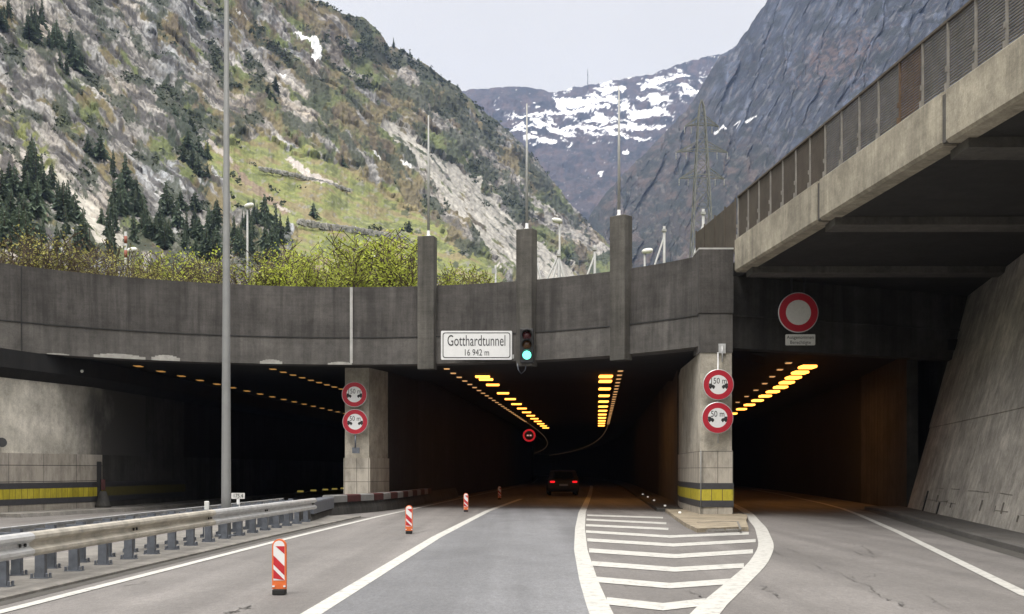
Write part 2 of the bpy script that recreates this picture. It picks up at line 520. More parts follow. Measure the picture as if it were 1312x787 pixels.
hatch = [((105, 190), None, (560, 205), 9), ((100, 216), None, (580, 239), 11), ((97, 250), None, (592, 273), 13),
         ((97, 288), (600, 319), (1075, 299), 15), ((105, 338), (622, 370), (1116, 343), 19), ((116, 402), (630, 437), (1100, 408), 25),
         ((132, 480), (630, 517), (1045, 493), 28), ((162, 577), (600, 615), (972, 588), 33), ((222, 706), (560, 742), (815, 713), 44)]
mk = MB()
for a, k, b, th in hatch:
    pts = [a] + ([k] if k else []) + [b]
    up = []; dn = []
    for (cx, cy) in pts:
        u = 730 + cx / 4.686
        up.append(G(u, 620 + (cy - th / 2) / 4.686)); dn.append(G(u, 620 + (cy + th / 2) / 4.686))
    mk.ribbon(up, dn, .0075)
structure('hatched_marking', mk, M['white_line'])

# cracks and dark repair seams
ck = MB()
rc = random.Random(3)


def crack(pts, w):
    path = []
    for (a, b) in zip(pts[:-1], pts[1:]):
        A, B = G(*a), G(*b)
        n = 14
        for i in range(n):
            t = i / n
            path.append((A[0] + (B[0] - A[0]) * t + rc.gauss(0, .035), A[1] + (B[1] - A[1]) * t + rc.gauss(0, .10)))
    L = []; Q = []
    for i, p in enumerate(path):
        ww = w * .6 * rc.uniform(.15, 1) * (1 if 2 < i < len(path) - 3 else .3)
        L.append((p[0] - ww * .4, p[1] + ww)); Q.append((p[0] + ww * .4, p[1] - ww))
    ck.ribbon(L, Q, .006)


for pts, w in (([(285, 787), (308, 782), (330, 776)], .05), ([(505, 693), (530, 684), (556, 678)], .05), ([(1035, 722), (1090, 742), (1140, 768), (1180, 787)], .035),
               ([(985, 702), (1010, 720)], .04), ([(1085, 705), (1130, 718)], .05), ([(978, 752), (1002, 768)], .05), ([(1000, 700), (1030, 712)], .035),
               ([(885, 757), (905, 770)], .05), ([(780, 745), (820, 752)], .03), ([(1090, 742), (1125, 735)], .03), ([(1060, 690), (1105, 700), (1120, 712)], .04),
               ([(1180, 760), (1230, 787)], .03), ([(160, 752), (190, 745)], .03)):
    crack(pts, w)
structure('road_crack', ck, M['crack'])

# median strip under the guardrails, gutter beside it
ys = frange(-15, 37, 1.5)
m = MB(); m.sweep([(edge_left(y) - .48, y) for y in ys], [(0, -.02), (0, .035), (.05, .05), (2.3, .05), (2.35, -.02)])
structure('median_strip', m, M['median'])
m = MB(); m.ribbon([(edge_left(y) - .478, y) for y in ys], [(edge_left(y) - .27, y) for y in ys], .004)
structure('gutter', m, M['gutter'])

# island round the right pier
isl = [G(852.8, 656.3), G(858, 661), G(866, 667), G(878, 675.5), G(893, 682.5), G(920, 681.5), G(946, 680), G(959, 680.5), G(957, 674), G(952, 667), (7.35, 37), (7.3, 44), (6.4, 60), (7.4, 60.2), (6.9, 48), (5.6, 43)]
isl = [G(852.8, 656.3), G(866, 666.5), G(878, 675), G(893, 682.5), G(920, 681.5), G(946, 680.3), G(959, 681), G(956, 672), (7.3, 36.3), (7.4, 46), (5.9, 46)]
m = MB(); m.prism(isl, -.02, .10)
structure('kerb_island', m, M['island'])
m = MB()
rim = [G(905, 681, .1), G(949, 678.5, .1), G(945, 668.5, .1), G(893, 669.5, .1)]
for a, b in zip(rim, rim[1:]): m.beam((a[0], a[1], .1), (b[0], b[1], .1), .05, .02)
for u in (905, 915, 922, 934, 941): a = G(u, 681.5); m.box((a[0], a[1] - .12, .03), (.18, .12, .09), rc.uniform(-.3, .3), .01)
structure('kerb_stone', m, M['median'])
ys = frange(42, 190, 4)
m = MB(); m.sweep([(centre(y) + 4.55, y) for y in ys], [(0, -.02), (0, .12), (-1.3, .12), (-1.3, -.02)])
structure('tunnel_kerb', m, M['portal_in'])
ys = frange(-10, 44, 2)
m = MB(); m.sweep([(retain_x(y) - 1.05, y) for y in ys], [(0, -.02), (0, .11), (-.03, .14), (-1.3, .14), (-1.3, -.02)])
structure('pavement', m, M['walk'])
m = MB(); m.ribbon([(retain_x(y) - 1.05 - .35, y) for y in ys], [(retain_x(y) - 1.048, y) for y in ys], .004)
structure('gutter', m, M['gutter'])

# ------------------------------------------------------------------ portal wall (concave arc)
A, B, C = (-16.8, 38.5), (-6.0, 43.6), (5.93, 37.2)
ax, ay, bx, by, cx_, cy_ = *A, *B, *C
D = 2 * (ax * (by - cy_) + bx * (cy_ - ay) + cx_ * (ay - by))
ox = ((ax ** 2 + ay ** 2) * (by - cy_) + (bx ** 2 + by ** 2) * (cy_ - ay) + (cx_ ** 2 + cy_ ** 2) * (ay - by)) / D
oy = ((ax ** 2 + ay ** 2) * (cx_ - bx) + (bx ** 2 + by ** 2) * (ax - cx_) + (cx_ ** 2 + cy_ ** 2) * (bx - ax)) / D
RAD = math.hypot(ax - ox, ay - oy)


def arc_at_x(x): return oy + math.sqrt(max(0.0, RAD ** 2 - (x - ox) ** 2))


def arc_at_u(u, off=0.0):
    """point of the wall face seen in photo column u, moved off metres towards the arc's centre"""
    k = (u - U0) / F; r = RAD - off
    a = k * k + 1; b = -2 * (k * ox + oy); c = ox * ox + oy * oy - r * r
    Y = (-b + math.sqrt(b * b - 4 * a * c)) / (2 * a)
    return (k * Y, Y)


def inward(p): return ((ox - p[0]) / RAD, (oy - p[1]) / RAD)


arc = []
a0 = math.atan2(37.2 - oy, 5.93 - ox); a1 = math.pi
for i in range(71):
    t = a0 + (a1 - a0) * i / 70
    arc.append((ox + RAD * math.cos(t), oy + RAD * math.sin(t)))      # right to left
arc_lr = arc[::-1]                                                   # left to right: left side of travel is away from the camera
ZL, ZG, ZT = 5.42, 6.44, 8.32
portal = empty('tunnel_portal', (ox, oy + RAD, 0), 'dark curved concrete portal wall spanning above the tunnel mouths', 'portal wall')
m = MB(); m.sweep(arc_lr, [(0, ZL), (.02, ZG - .02), (.08, ZG), (.85, ZG), (.85, ZL)])
obj('lintel_lip', m, M['lip'], portal, 'paler lower concrete band with a ledge on top')
m = MB(); m.sweep(arc_lr, [(.045, ZG + .004), (.10, ZT - .10), (.10, ZT), (.75, ZT), (.75, ZG + .004)])
obj('parapet_wall', m, M['lintel'], portal)
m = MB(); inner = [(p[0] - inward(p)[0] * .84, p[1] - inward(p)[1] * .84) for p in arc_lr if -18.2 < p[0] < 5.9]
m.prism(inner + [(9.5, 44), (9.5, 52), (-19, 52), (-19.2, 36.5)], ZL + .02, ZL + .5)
obj('soffit', m, M['soot_shade'], portal)
# corner block over the right pier
m = MB(); m.prism([(5.90, 36.9), (6.98, 36.9), (7.1, 38.2), (5.9, 38.2)], ZG + .004, 8.45)
obj('corner_block', m, M['lintel'], portal)
m = MB(); m.prism([(5.92, 36.93), (6.96, 36.93), (7.1, 38.2), (5.92, 38.2)], 5.2, ZG)
obj('corner_lip', m, M['lip'], portal)
m = MB(); m.box((6.44, 37.5, 8.475), (1.1, 1.2, .05)); obj('coping', m, M['joint'], portal)
m = MB(); m.sweep(arc_lr, [(-.006, ZG - .035), (-.006, ZG - .002), (.07, ZG - .002), (.07, ZG - .035)]); obj('groove', m, M['dark_gap'], portal)
for uj in (28,):
    p = arc_at_u(uj, -.02)
    m = MB(); m.box((p[0], p[1] - .03, (ZL + ZT) / 2), (.022, .05, ZT - ZL - .1), math.atan2(inward(p)[1], inward(p)[0]) + math.pi / 2)
    obj('panel_joint', m, M['dark_gap'], portal)
# pale joint and lime bloom
p = arc_at_u(450, .015); q = inward(p)
m = MB(); m.prism([(p[0] - .05, p[1]), (p[0] + .05, p[1]), (p[0] + .05, p[1] + .2), (p[0] - .05, p[1] + .2)], ZL + .05, ZT - .02)
obj('expansion_joint', m, M['joint'], portal)
for (u0, u1, hh) in ((120, 178, .16), (194, 226, .2), (333, 358, .16), (60, 85, .05), (420, 447, .1)):
    m = MB()
    for i in range(8):
        t = i / 7; uu = u0 + (u1 - u0) * t
        h = hh * (math.sin(math.pi * (t * .8 + .1)) ** .5)
        pa = arc_at_u(uu, .012); pb = arc_at_u(uu + (u1 - u0) / 7, .012)
        m.prism([pa, pb, (pb[0], pb[1] + .02), (pa[0], pa[1] + .02)], ZL - .004, ZL + h)
    obj('lime_bloom', m, M['stain_white'], portal)
for (u, ) in ((547,), (674,), (794.5,)):
    p = arc_at_u(u, .12); q = inward(p); rz = math.atan2(q[1], q[0]) + math.pi / 2
    m = MB(); m.box((p[0] - q[0] * .05, p[1] - q[1] * .05, 7.65), (.63, .46, 4.9), rz, .02)
    obj('pilaster', m, M['pilaster'], portal)
# far-left abutment of the portal (closed wall under the lintel)
m = MB(); m.curtain([(p[0] - .1, p[1] + .1) for p in arc_lr if p[0] < -16.9], 0, ZL - .004, .6)
obj('abutment', m, M['pier'], portal)
m = MB(); m.curtain([(-20.4, 5), (-20.0, 20), (arc_lr[0][0], arc_lr[0][1] - .02)], 0, ZT - .3, .6)
obj('wing_wall', m, M['lintel'], portal)
# ramp lintel under the overpass
m = MB(); m.curtain([(7.0, 37.45), (11, 39.3), (16.6, 41.9)], 5.4, 7.70, .7)
obj('ramp_lintel', m, M['portal_in'], portal)
m = MB(); m.beam((7.0, 37.36, 6.44), (16.0, 41.52, 6.44), .05, .05)
obj('ledge', m, M['portal_in'], portal)


# ------------------------------------------------------------------ piers
def band(root, path, z0, z1, mat, name, off):
    mm = MB(); mm.curtain(path, z0, z1, -off)
    return obj(name, mm, mat, root)


pl = empty('tunnel_pier', (-5.9, 45.4, 0), 'narrow concrete pier with pale tiled foot left of the middle tunnel', 'pier')
m = MB(); m.prism([(-6.42, 45), (-5.5, 45), (-4.98, 47), (-4.9, 49), (-6.6, 49)], 0, 5.42)
obj('shaft', m, M['pier'], pl)
pp = [(-6.45, 46.5), (-6.43, 44.99), (-5.49, 44.99), (-4.97, 46.99)]
m = MB(); m.curtain(pp, 0, 1.95, -.045); obj('tiled_foot', m, M['tile'], pl)
pr = empty('tunnel_pier', (6.44, 37.5, 0), 'broad concrete pier with yellow and black bands right of the middle tunnel', 'pier')
m = MB(); m.prism([(5.95, 36.96), (6.94, 36.96), (7.4, 43), (7.6, 46), (6.55, 46), (6.2, 43)], 0, 5.2)
obj('shaft', m, M['pier'], pr)
pp = [(6.55, 46), (6.2, 43), (5.94, 36.95), (6.95, 36.95), (7.0, 37.5)]
m = MB(); m.curtain(pp, .10, 2.1, -.035); obj('tiled_foot', m, M['tile'], pr)
pp2 = [(6.51, 46), (6.16, 43), (5.90, 36.91), (6.99, 36.91), (7.04, 37.5)]
for z0, z1, mat, nm in ((.32, .53, 'black_band', 'dark_band'), (.532, .88, 'yellow', 'yellow_band'), (.882, 1.08, 'black_band', 'dark_band')):
    band(pr, pp2, z0, z1, M[mat], nm, .004)
m = MB(); m.tube([(6.62, 36.86, 4.9), (6.62, 36.86, 5.4)], .02, 6).box((6.62, 36.9, 5.32), (.22, .06, .3))
obj('cable_box', m, M['galv'], pr)
m = MB(); m.tube([(5.955, 36.9, .1), (5.955, 36.9, 2.1)], .016, 6); obj('corner_strip', m, M['pole'], pr)

# ------------------------------------------------------------------ tunnel tubes
# middle
tm = empty('tunnel_tube', (centre(50), 50, 0), 'middle tunnel tube with two rows of orange lamps', 'tunnel')
ys = [47] + frange(52, 330, 6)
wl = [(-4.95, 47.0)] + [(centre(y) - 5.55, y) for y in ys[1:]]
wr = [(6.5, 46.0)] + [(centre(y) + 5.75, y) for y in ys[1:]]
m = MB(); m.curtain(wl, 0, 5.75, .4); obj('side_wall', m, M['soot_shade_wall'], tm)
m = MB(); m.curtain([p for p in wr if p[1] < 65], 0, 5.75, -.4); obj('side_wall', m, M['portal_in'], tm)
m = MB(); m.curtain([p for p in wr if p[1] > 63], 0, 5.75, -.4); obj('side_wall', m, M['soot_shade'], tm)  # deeper stretch of the same wall, its shade put into the colour
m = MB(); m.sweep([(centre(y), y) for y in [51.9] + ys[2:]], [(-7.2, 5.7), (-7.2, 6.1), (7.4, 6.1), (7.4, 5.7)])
obj('ceiling', m, M['soot_shade'], tm)
# left
tl = empty('tunnel_tube', (-11, 50, 0), 'left tunnel tube with yellow banded wall beside the oncoming road', 'tunnel')
lw = lin([(30, -17.6), (36.5, -16.95), (38, -16.6), (42.5, -15.3), (47, -14.9), (60, -14.0), (100, -11.0), (160, -6.5)])
ysl = [37.0, 39.5, 42.5, 45, 48] + frange(52, 160, 6)
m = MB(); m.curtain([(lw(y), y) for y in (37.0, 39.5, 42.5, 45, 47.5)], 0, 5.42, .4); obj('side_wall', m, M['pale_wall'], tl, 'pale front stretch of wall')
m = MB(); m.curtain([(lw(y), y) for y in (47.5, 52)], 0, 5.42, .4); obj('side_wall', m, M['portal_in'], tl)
m = MB(); m.curtain([(lw(y), y) for y in ysl[5:]], 0, 5.42, .4); obj('side_wall', m, M['soot_shade_wall'], tl)  # walls step darker inwards, light falloff put into their colours
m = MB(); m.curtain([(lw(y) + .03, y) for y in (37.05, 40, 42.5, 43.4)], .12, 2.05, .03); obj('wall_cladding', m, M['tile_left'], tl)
m = MB(); m.curtain([(lw(y) + .028, y) for y in (43.42, 45, 48, 52)], .12, 2.05, .03); obj('wall_cladding', m, M['portal_in'], tl)  # darker copy of the cladding, shade deeper in painted on
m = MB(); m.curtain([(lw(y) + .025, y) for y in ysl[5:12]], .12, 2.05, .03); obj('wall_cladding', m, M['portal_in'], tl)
M['yellow_shaded'] = plain('shaded_yellow_band', (.10, .085, .02), .8)  # darker copy of the yellow band, shade put into its colour
for z0, z1, mat, nm in ((.33, .53, 'black_band', 'dark_band'), (.532, .86, 'yellow_shaded', 'yellow_band'), (.862, 1.06, 'black_band', 'dark_band')):
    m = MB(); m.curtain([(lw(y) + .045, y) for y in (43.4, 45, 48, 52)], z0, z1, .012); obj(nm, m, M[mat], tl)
for z0, z1, mat, nm in ((.33, .53, 'black_band', 'dark_band'), (.532, .86, 'yellow', 'yellow_band'), (.862, 1.06, 'black_band', 'dark_band')):
    m = MB(); m.curtain([(lw(y) + .045, y) for y in (37.05, 40, 42.5, 43.38)], z0, z1, .012); obj(nm, m, M[mat], tl)
m = MB(); m.sweep([(lw(y), y) for y in ysl], [(.0, -.02), (0, .12), (-1.5, .12), (-1.55, -.02)]); obj('walkway', m, M['median'], tl)
m = MB(); m.sweep([(lw(y), y) for y in ysl], [(-.02, 4.5), (-.35, 4.8), (-.35, 5.4), (-.02, 5.4)]); obj('haunch', m, M['soot_shade'], tl)
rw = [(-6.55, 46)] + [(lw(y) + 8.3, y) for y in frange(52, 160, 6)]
m = MB(); m.curtain(rw, 0, 5.7, -.4); obj('side_wall', m, M['soot_shade_wall'], tl)
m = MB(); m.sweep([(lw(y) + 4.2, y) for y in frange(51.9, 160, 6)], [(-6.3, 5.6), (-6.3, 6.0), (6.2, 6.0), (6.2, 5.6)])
obj('ceiling', m, M['soot_shade'], tl)
m = MB(); m.box((-4, 162, 3), (14, .4, 7)); obj('end_wall', m, M['soot_shade'], tl)
# ramp
tr = empty('tunnel_tube', (11, 48, 0), 'right tunnel tube under the overpass with a curved orange lamp row', 'tunnel')
rwx = lin([(42.5, 14.35), (52, 15.65), (67, 17.5), (90, 19.7), (130, 22.5)])
rr = [(rwx(y), y) for y in frange(42.6, 130, 5)]
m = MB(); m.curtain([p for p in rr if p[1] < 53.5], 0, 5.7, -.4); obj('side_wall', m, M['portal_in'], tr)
m = MB(); m.curtain([p for p in rr if p[1] > 51.5], 0, 5.7, -.4); obj('side_wall', m, M['soot_shade'], tr)  # darker copy of the wall from here in, standing for shade
m = MB(); m.curtain([(7.62, 46.1)] + [(rwx(y) - 7.2, y) for y in frange(52, 130, 5)], 0, 5.7, .4); obj('side_wall', m, M['soot_shade_wall'], tr)
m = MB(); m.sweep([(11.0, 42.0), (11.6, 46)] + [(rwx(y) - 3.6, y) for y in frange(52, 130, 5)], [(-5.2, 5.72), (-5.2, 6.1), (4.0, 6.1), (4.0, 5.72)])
obj('ceiling', m, M['soot_shade'], tr)
m = MB(); m.box((20, 132, 3), (12, .4, 7)); obj('end_wall', m, M['soot_shade'], tr)
m = MB(); m.box((centre(330), 332, 3), (16, .4, 7)); obj('end_wall', m, M['soot_shade'], tm)

# ------------------------------------------------------------------ overpass on the right
DX = -.085
bx_ = lambda y: 6.98 + DX * (y - 36.9)
ov = empty('overpass', (9, 20, 0), 'pale concrete overpass slab above the right-hand ramp', 'overpass')
joints = [36.86, 29.2, 22.3, 15.4, 8.5, 1.6]
for y1, y0 in zip(joints[:-1], joints[1:]):
    m = MB()
    yy = [y1 - .10, y0 + .10]
    m.sweep([(bx_(y), y) for y in yy[::-1]], [(0, 7.76), (0, 8.70), (-.03, 8.73), (-.42, 8.73), (-.42, 7.70), (-.06, 7.70)])
    obj('parapet_beam', m, M['beam'], ov)
m = MB(); m.sweep([(bx_(y) + .025, y) for y in (1.6, 36.8)], [(0, 7.74), (0, 8.66), (-.25, 8.66), (-.25, 7.74)])
obj('joint_backing', m, M['crossbeam'], ov)
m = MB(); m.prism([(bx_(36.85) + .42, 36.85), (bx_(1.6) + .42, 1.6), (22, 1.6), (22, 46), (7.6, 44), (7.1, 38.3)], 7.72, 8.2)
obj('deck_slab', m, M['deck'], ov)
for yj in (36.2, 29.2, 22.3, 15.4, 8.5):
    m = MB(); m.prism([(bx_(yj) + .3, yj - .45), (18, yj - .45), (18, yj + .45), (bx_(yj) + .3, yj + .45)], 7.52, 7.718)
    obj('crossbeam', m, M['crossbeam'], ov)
rtw = empty('retaining_wall', (11, 25, 0), 'leaning stained concrete retaining wall beside the right-hand ramp', 'retaining wall')
yy = frange(-10, 42.4, 3)
secs = [-10, 0, 7, 13.5, 20, 26.5, 33, 42.4]
for ya, yb in zip(secs[:-1], secs[1:]):
    m = MB(); m.curtain([(retain_x(y), y) for y in frange(ya + .012, yb - .012, 1.6)], 0, 2.995, -.5, -.27)
    obj('wall_panel', m, M['retain'], rtw)
    m = MB(); m.curtain([(retain_x(y) + .27 * 3.01, y) for y in frange(ya + .012, yb - .012, 1.6)], 3.01, 7.7, -.5, -.27)
    obj('wall_panel', m, M['retain'], rtw)
m = MB()
rsl = random.Random(4)
for y in frange(20.5, 39, 1.35):
    x = retain_x(y); h0 = rsl.uniform(.32, .5); h1 = h0 + rsl.uniform(.12, .3); y += rsl.gauss(0, .12)
    m.beam((x - .006 + .27 * h0, y, h0), (x - .006 + .27 * h1, y, h1), .035, .02)
for ya in frange(14, 40, 1.3):
    for hh in (.93, .52):
        if rsl.random() < .35: continue
        m.beam((retain_x(ya) + .27 * hh - .004, ya, hh + rsl.gauss(0, .012)), (retain_x(ya + 1.3) + .27 * hh - .004, ya + 1.3, hh + rsl.gauss(0, .012)), .018, .016)
obj('weep_slot', m, M['weep'], rtw)
m = MB()
for (y, h0, h1) in ((22.5, 3.5, 4.1), (24.4, 3.6, 4.2), (38.7, 0, .8), (36, .1, .5)):
    x = retain_x(y) + .27 * 0
    m.beam((x + .27 * h0 - .015, y, h0), (x + .27 * h1 - .015, y, h1), .06, .03)
obj('dark_stain', m, M['dark_gap'], rtw)
m = MB(); m.box((17.2, 44.5, 4), (2.6, 5, 8)); obj('end_block', m, M['portal_in'], rtw)

# mesh fence on the overpass
fe = empty('screen_fence', (bx_(25), 25, 8.73), 'brown wire screen fence along the edge of the overpass', 'fence')
ypost = [37.0 - 1.115 * i for i in range(0, 31)]
fx_ = lambda y: bx_(y) + .18
for i, y in enumerate(ypost):
    m = MB(); m.box((fx_(y), y, 9.42), (.045, .04, 1.40)); m.box((fx_(y) - .04, y, 8.84), (.05, .07, .18)); m.box((fx_(y) - .035, y, 9.2), (.04, .05, .10))
    obj('post', m, M['fence_post'] if i != 11 else M['fence_brown'], fe)
for i, (ya, yb) in enumerate(zip(ypost[:-1], ypost[1:])):
    if yb < 3.2: break
    m = MB()
    dark = i in (0, 1, 2, 3, 4, 5, 6)
    for k in range(23):
        z = 8.79 + k * .058
        m.beam((fx_(ya) + .03, ya, z), (fx_(yb) + .03, yb, z), .028, .026 if not dark else .044)
    for k in range(1, 4):
        y = ya + (yb - ya) * k / 4
        m.beam((fx_(y) + .05, y, 8.75), (fx_(y) + .05, y, 10.1), .01)
    obj('wire_panel', m, M['fence_dark'] if dark else (M['fence_brown'] if i == 11 else M['fence_wire']), fe)
m = MB(); m.sweep([(fx_(y), y) for y in (3.0, 37.0)], [(.035, 10.1), (.035, 10.15), (-.035, 10.15), (-.035, 10.1)]); obj('top_rail', m, M['fence_dark'], fe)
# lower return of the fence over the portal corner
f2 = empty('screen_fence', (6.6, 38.5, 8.45), 'short brown return fence on the portal corner beyond the overpass', 'fence')
xs = [(bx_(y) + .18, y) for y in (37.25, 38.5, 39.8, 41.2, 42.4)]
for (a, b) in zip(xs[:-1], xs[1:]):
    m = MB()
    for k in range(22):
        z = 8.5 + k * .074
        m.beam((a[0], a[1], z), (b[0], b[1], z), .028, .058)
    obj('wire_panel', m, M['fence_dark'], f2)
for a in xs:
    m = MB(); m.box((a[0] - .02, a[1], 9.3), (.05, .05, 1.7)); obj('post', m, M['fence_dark'], f2)

# ------------------------------------------------------------------ guardrail
gr = empty('guardrail', (rail_x(20), 20, 0), 'double galvanised guardrail with close posts on the median strip', 'guardrail')
W = [(.0, .71), (.06, .695), (.085, .66), (.085, .62), (.01, .57), (.01, .53), (.085, .48), (.085, .44), (.06, .405), (.0, .39), (-.008, .40), (.05, .415), (.072, .445), (.072, .475), (-.002, .525), (-.002, .575), (.072, .625), (.072, .655), (.05, .682), (-.008, .70)]
segs = [(-2, 4.2), (4, 8.2), (8, 10.9), (10.7, 14.9), (14.7, 19.0), (18.8, 23.2), (23.0, 27.6), (27.4, 32.8)]
for i, (a, b) in enumerate(segs):
    bump_ = .004 * (i % 2)
    m = MB(); m.sweep([(rail_x(y) + bump_, y) for y in frange(a, b, .7)], [(-o, z) for o, z in W])
    obj('rail_beam', m, M['rail_stain'] if i in (4, 5) else M['galv'], gr)
    m = MB(); m.sweep([(rail_x(y) - .84 - bump_, y) for y in frange(a, b, .7)], [(o, z) for o, z in W])
    obj('rail_beam', m, M['galv'], gr)
yp = frange(7.8, 32.5, 1.1)
for i, y in enumerate(yp):
    for off, dy in ((-.16, 0), (-.68, .45)):
        x = rail_x(y + dy) + off; y2 = y + dy
        m = MB()
        m.box((x, y2 - .045, .36), (.13, .008, .66)).box((x - .062, y2, .36), (.008, .09, .66)).box((x + .062, y2, .36), (.008, .09, .66))
        po = obj('post', m, M['galv_post'], gr)
        m = MB(); m.box((x, y2, .056), (.24, .16, .012))
        for sx in (-1, 1):
            for sy in (-1, 1): m.lathe((x + sx * .1, y2 + sy * .06, .055), (0, 0, 1), [(.018, 0), (.018, .06), (.01, .065)], 6, False)
        obj('base_plate', m, M['galv_post'], po)
    m = MB(); m.box((rail_x(y) - .42, y + .2, .60), (.76, .07, .10)); obj('spacer', m, M['galv_post'], gr)
m = MB()
for a, b in segs:
    for k in (.3, .15): m.lathe((rail_x(b - k) + .02, b - k, .55), (1, 0, 0), [(.022, 0), (.022, .02), (.01, .025)], 8)
obj('bolt', m, M['dark_gap'], gr)

# red and white topped barrier after the guardrail
ba = empty('crash_barrier', (-5.0, 40, 0), 'low concrete barrier with red and white blocks on top before the left pier', 'barrier')
bp = [(-5.62, 33.0), (-5.75, 36), (-5.85, 38.4), (-5.4, 39.9), (-4.75, 41.9), (-4.3, 45), (-3.95, 49), (-3.6, 54), (-2.9, 64)]
m = MB(); m.sweep(bp, [(.02, -.02), (.05, .2), (.16, .5), (.34, .5), (.45, .2), (.48, -.02)]); obj('barrier_foot', m, M['portal_in'], ba)
px, py = zip(*bp); dist = np.concatenate([[0], np.cumsum(np.hypot(np.diff(px), np.diff(py)))])
pos = lambda d: (float(np.interp(d, dist, px)), float(np.interp(d, dist, py)))
d0 = 5.45
for i in range(14):
    a = pos(d0 + i * 1.08 + .02); b = pos(d0 + (i + 1) * 1.08 - .02)
    m = MB(); m.sweep([a, b], [(.02, .42), (.02, .63), (.06, .66), (.40, .66), (.44, .63), (.44, .42)])
    obj('red_block' if i % 2 else 'white_block', m, M['dark_red'] if i % 2 else M['pole'], ba)
a = pos(.1); b = pos(d0 - .1)
m = MB(); m.sweep([a, pos(2.5), b], [(-.02, .25), (-.02, .56), (.0, .60), (.44, .60), (.46, .25)]); obj('steel_plate', m, M['galv_post'], ba)

# ------------------------------------------------------------------ tall lamp post on the median
lp = empty('street_lamp', (-6.25, 25.6, .05), 'tall grey lamp post rising from the guardrail median', 'street lamp')
m = MB(); m.tube([(-6.25, 25.6, .05), (-6.25, 25.6, .9), (-6.25, 25.6, 3), (-6.24, 25.6, 11.9), (-6.1, 25.6, 12.6), (-5.5, 25.6, 12.9), (-4.8, 25.6, 13.0)], [.105, .105, .094, .050, .046, .04, .035], 16); obj('pole', m, M['pole'], lp)
m = MB(); m.box((-4.4, 25.6, 13.0), (.8, .3, .14), 0, .03); obj('luminaire', m, M['galv'], lp)
m = MB(); m.box((-6.25, 25.6, .065), (.4, .4, .03)); obj('base_plate', m, M['galv_post'], lp)


# ------------------------------------------------------------------ striped marker posts
def marker(loc, label):
    x, y = loc
    r = empty('marker_post', (x, y, 0), label, 'marker post', 'striped marker posts along the lane')
    w, h = .083, .67

    def outline(hw, z0, z1, n=8):
        pts = [(-hw, z0), (hw, z0), (hw, z1 - hw)]
        pts += [(hw * math.cos(math.pi * k / n), z1 - hw + hw * math.sin(math.pi * k / n)) for k in range(1, n)]
        pts += [(-hw, z1 - hw)]
        return pts

    def plate(mb, pts, y0, y1):
        n = len(pts)
        mb.add([(x + a, y0, z) for a, z in pts] + [(x + a, y1, z) for a, z in pts], [tuple(range(n)), tuple(range(2 * n - 1, n - 1, -1))] + [(i, n + i, n + (i + 1) % n, (i + 1) % n) for i in range(n)])
    m = MB(); plate(m, outline(w, .07, h), y - .03, y + .03); obj('body', m, M['orange'], r)
    m = MB(); plate(m, outline(w - .016, .175, h - .018), y - .034, y - .0305); obj('panel', m, M['white'], r)
    m = MB()
    hw = w - .017
    for z0 in (.565, .40, .235):         # diagonal red bars, clipped to the panel
        a, b = z0 - .0, z0 - .11
        pts = [(-hw, min(a + .075, .6)), (-hw, max(b + .075, .177)), (hw, max(b - .055, .177)), (hw, min(a - .055, .6))]
        if z0 > .5: pts = [(-hw + .025, .585), (hw, .585), (hw, .49)]
        m.add([(x + p, y - .0365, z) for p, z in pts] + [(x + p, y - .0345, z) for p, z in pts],
              [tuple(range(len(pts))), tuple(range(2 * len(pts) - 1, len(pts) - 1, -1))] + [(i, (i + 1) % len(pts), len(pts) + (i + 1) % len(pts), len(pts) + i) for i in range(len(pts))])
    obj('red_stripe', m, M['bake_red'], r)
    m = MB()
    for s in (-1, 1): m.box((x + s * .066, y - .036, .105), (.026, .01, .02))
    obj('reflector', m, M['white'], r)
    m = MB(); m.box((x, y, .035), (.15, .16, .075), 0, .012); obj('foot', m, M['rubber'], r)


marker((-2.79, 14.05), 'red and white striped marker post nearest the guardrail, the largest of four')
marker((-2.41, 27.4), 'red and white striped marker post standing second along the lane edge')
marker((-1.64, 41.7), 'red and white striped marker post third along, at the tunnel shadow')
marker((-.63, 59), 'dim striped marker post farthest inside the dark middle tunnel')


# ------------------------------------------------------------------ signs
def text_mesh(s, size, mat, sx=1.0):
    cu = bpy.data.curves.new('lettering', 'FONT'); cu.body = s; cu.size = size; cu.align_x = 'CENTER'; cu.align_y = 'CENTER'; cu.extrude = .002; cu.resolution_u = 3
    o = bpy.data.objects.new('t', cu); COL.objects.link(o)
    dg = bpy.context.evaluated_depsgraph_get(); dg.update()
    me = bpy.data.meshes.new_from_object(o.evaluated_get(dg)); me.name = 'lettering'
    bpy.data.objects.remove(o)
    for v in me.vertices: v.co = Vector((v.co.x * sx, -v.co.z, v.co.y))
    me.materials.clear(); me.materials.append(mat)
    return me


def text(s, size, centre_, mat, root, sx=1.0, rz=0.0, parent=None):
    me = text_mesh(s, size, mat, sx)
    o = bpy.data.objects.new('lettering', me); COL.objects.link(o); o.parent = parent or root
    w = WORLD[root.name]
    o.location = (centre_[0] - w[0], centre_[1] - w[1], centre_[2] - w[2]); o.rotation_euler = (0, 0, rz)
    return o


def rrect(w, h, r, n=5):
    pts = []
    for cx, cy, a in ((w / 2 - r, h / 2 - r, 0), (-w / 2 + r, h / 2 - r, 90), (-w / 2 + r, -h / 2 + r, 180), (w / 2 - r, -h / 2 + r, 270)):
        pts += [(cx + r * math.cos(R(a + 90 * k / n)), cy + r * math.sin(R(a + 90 * k / n))) for k in range(n + 1)]
    return pts


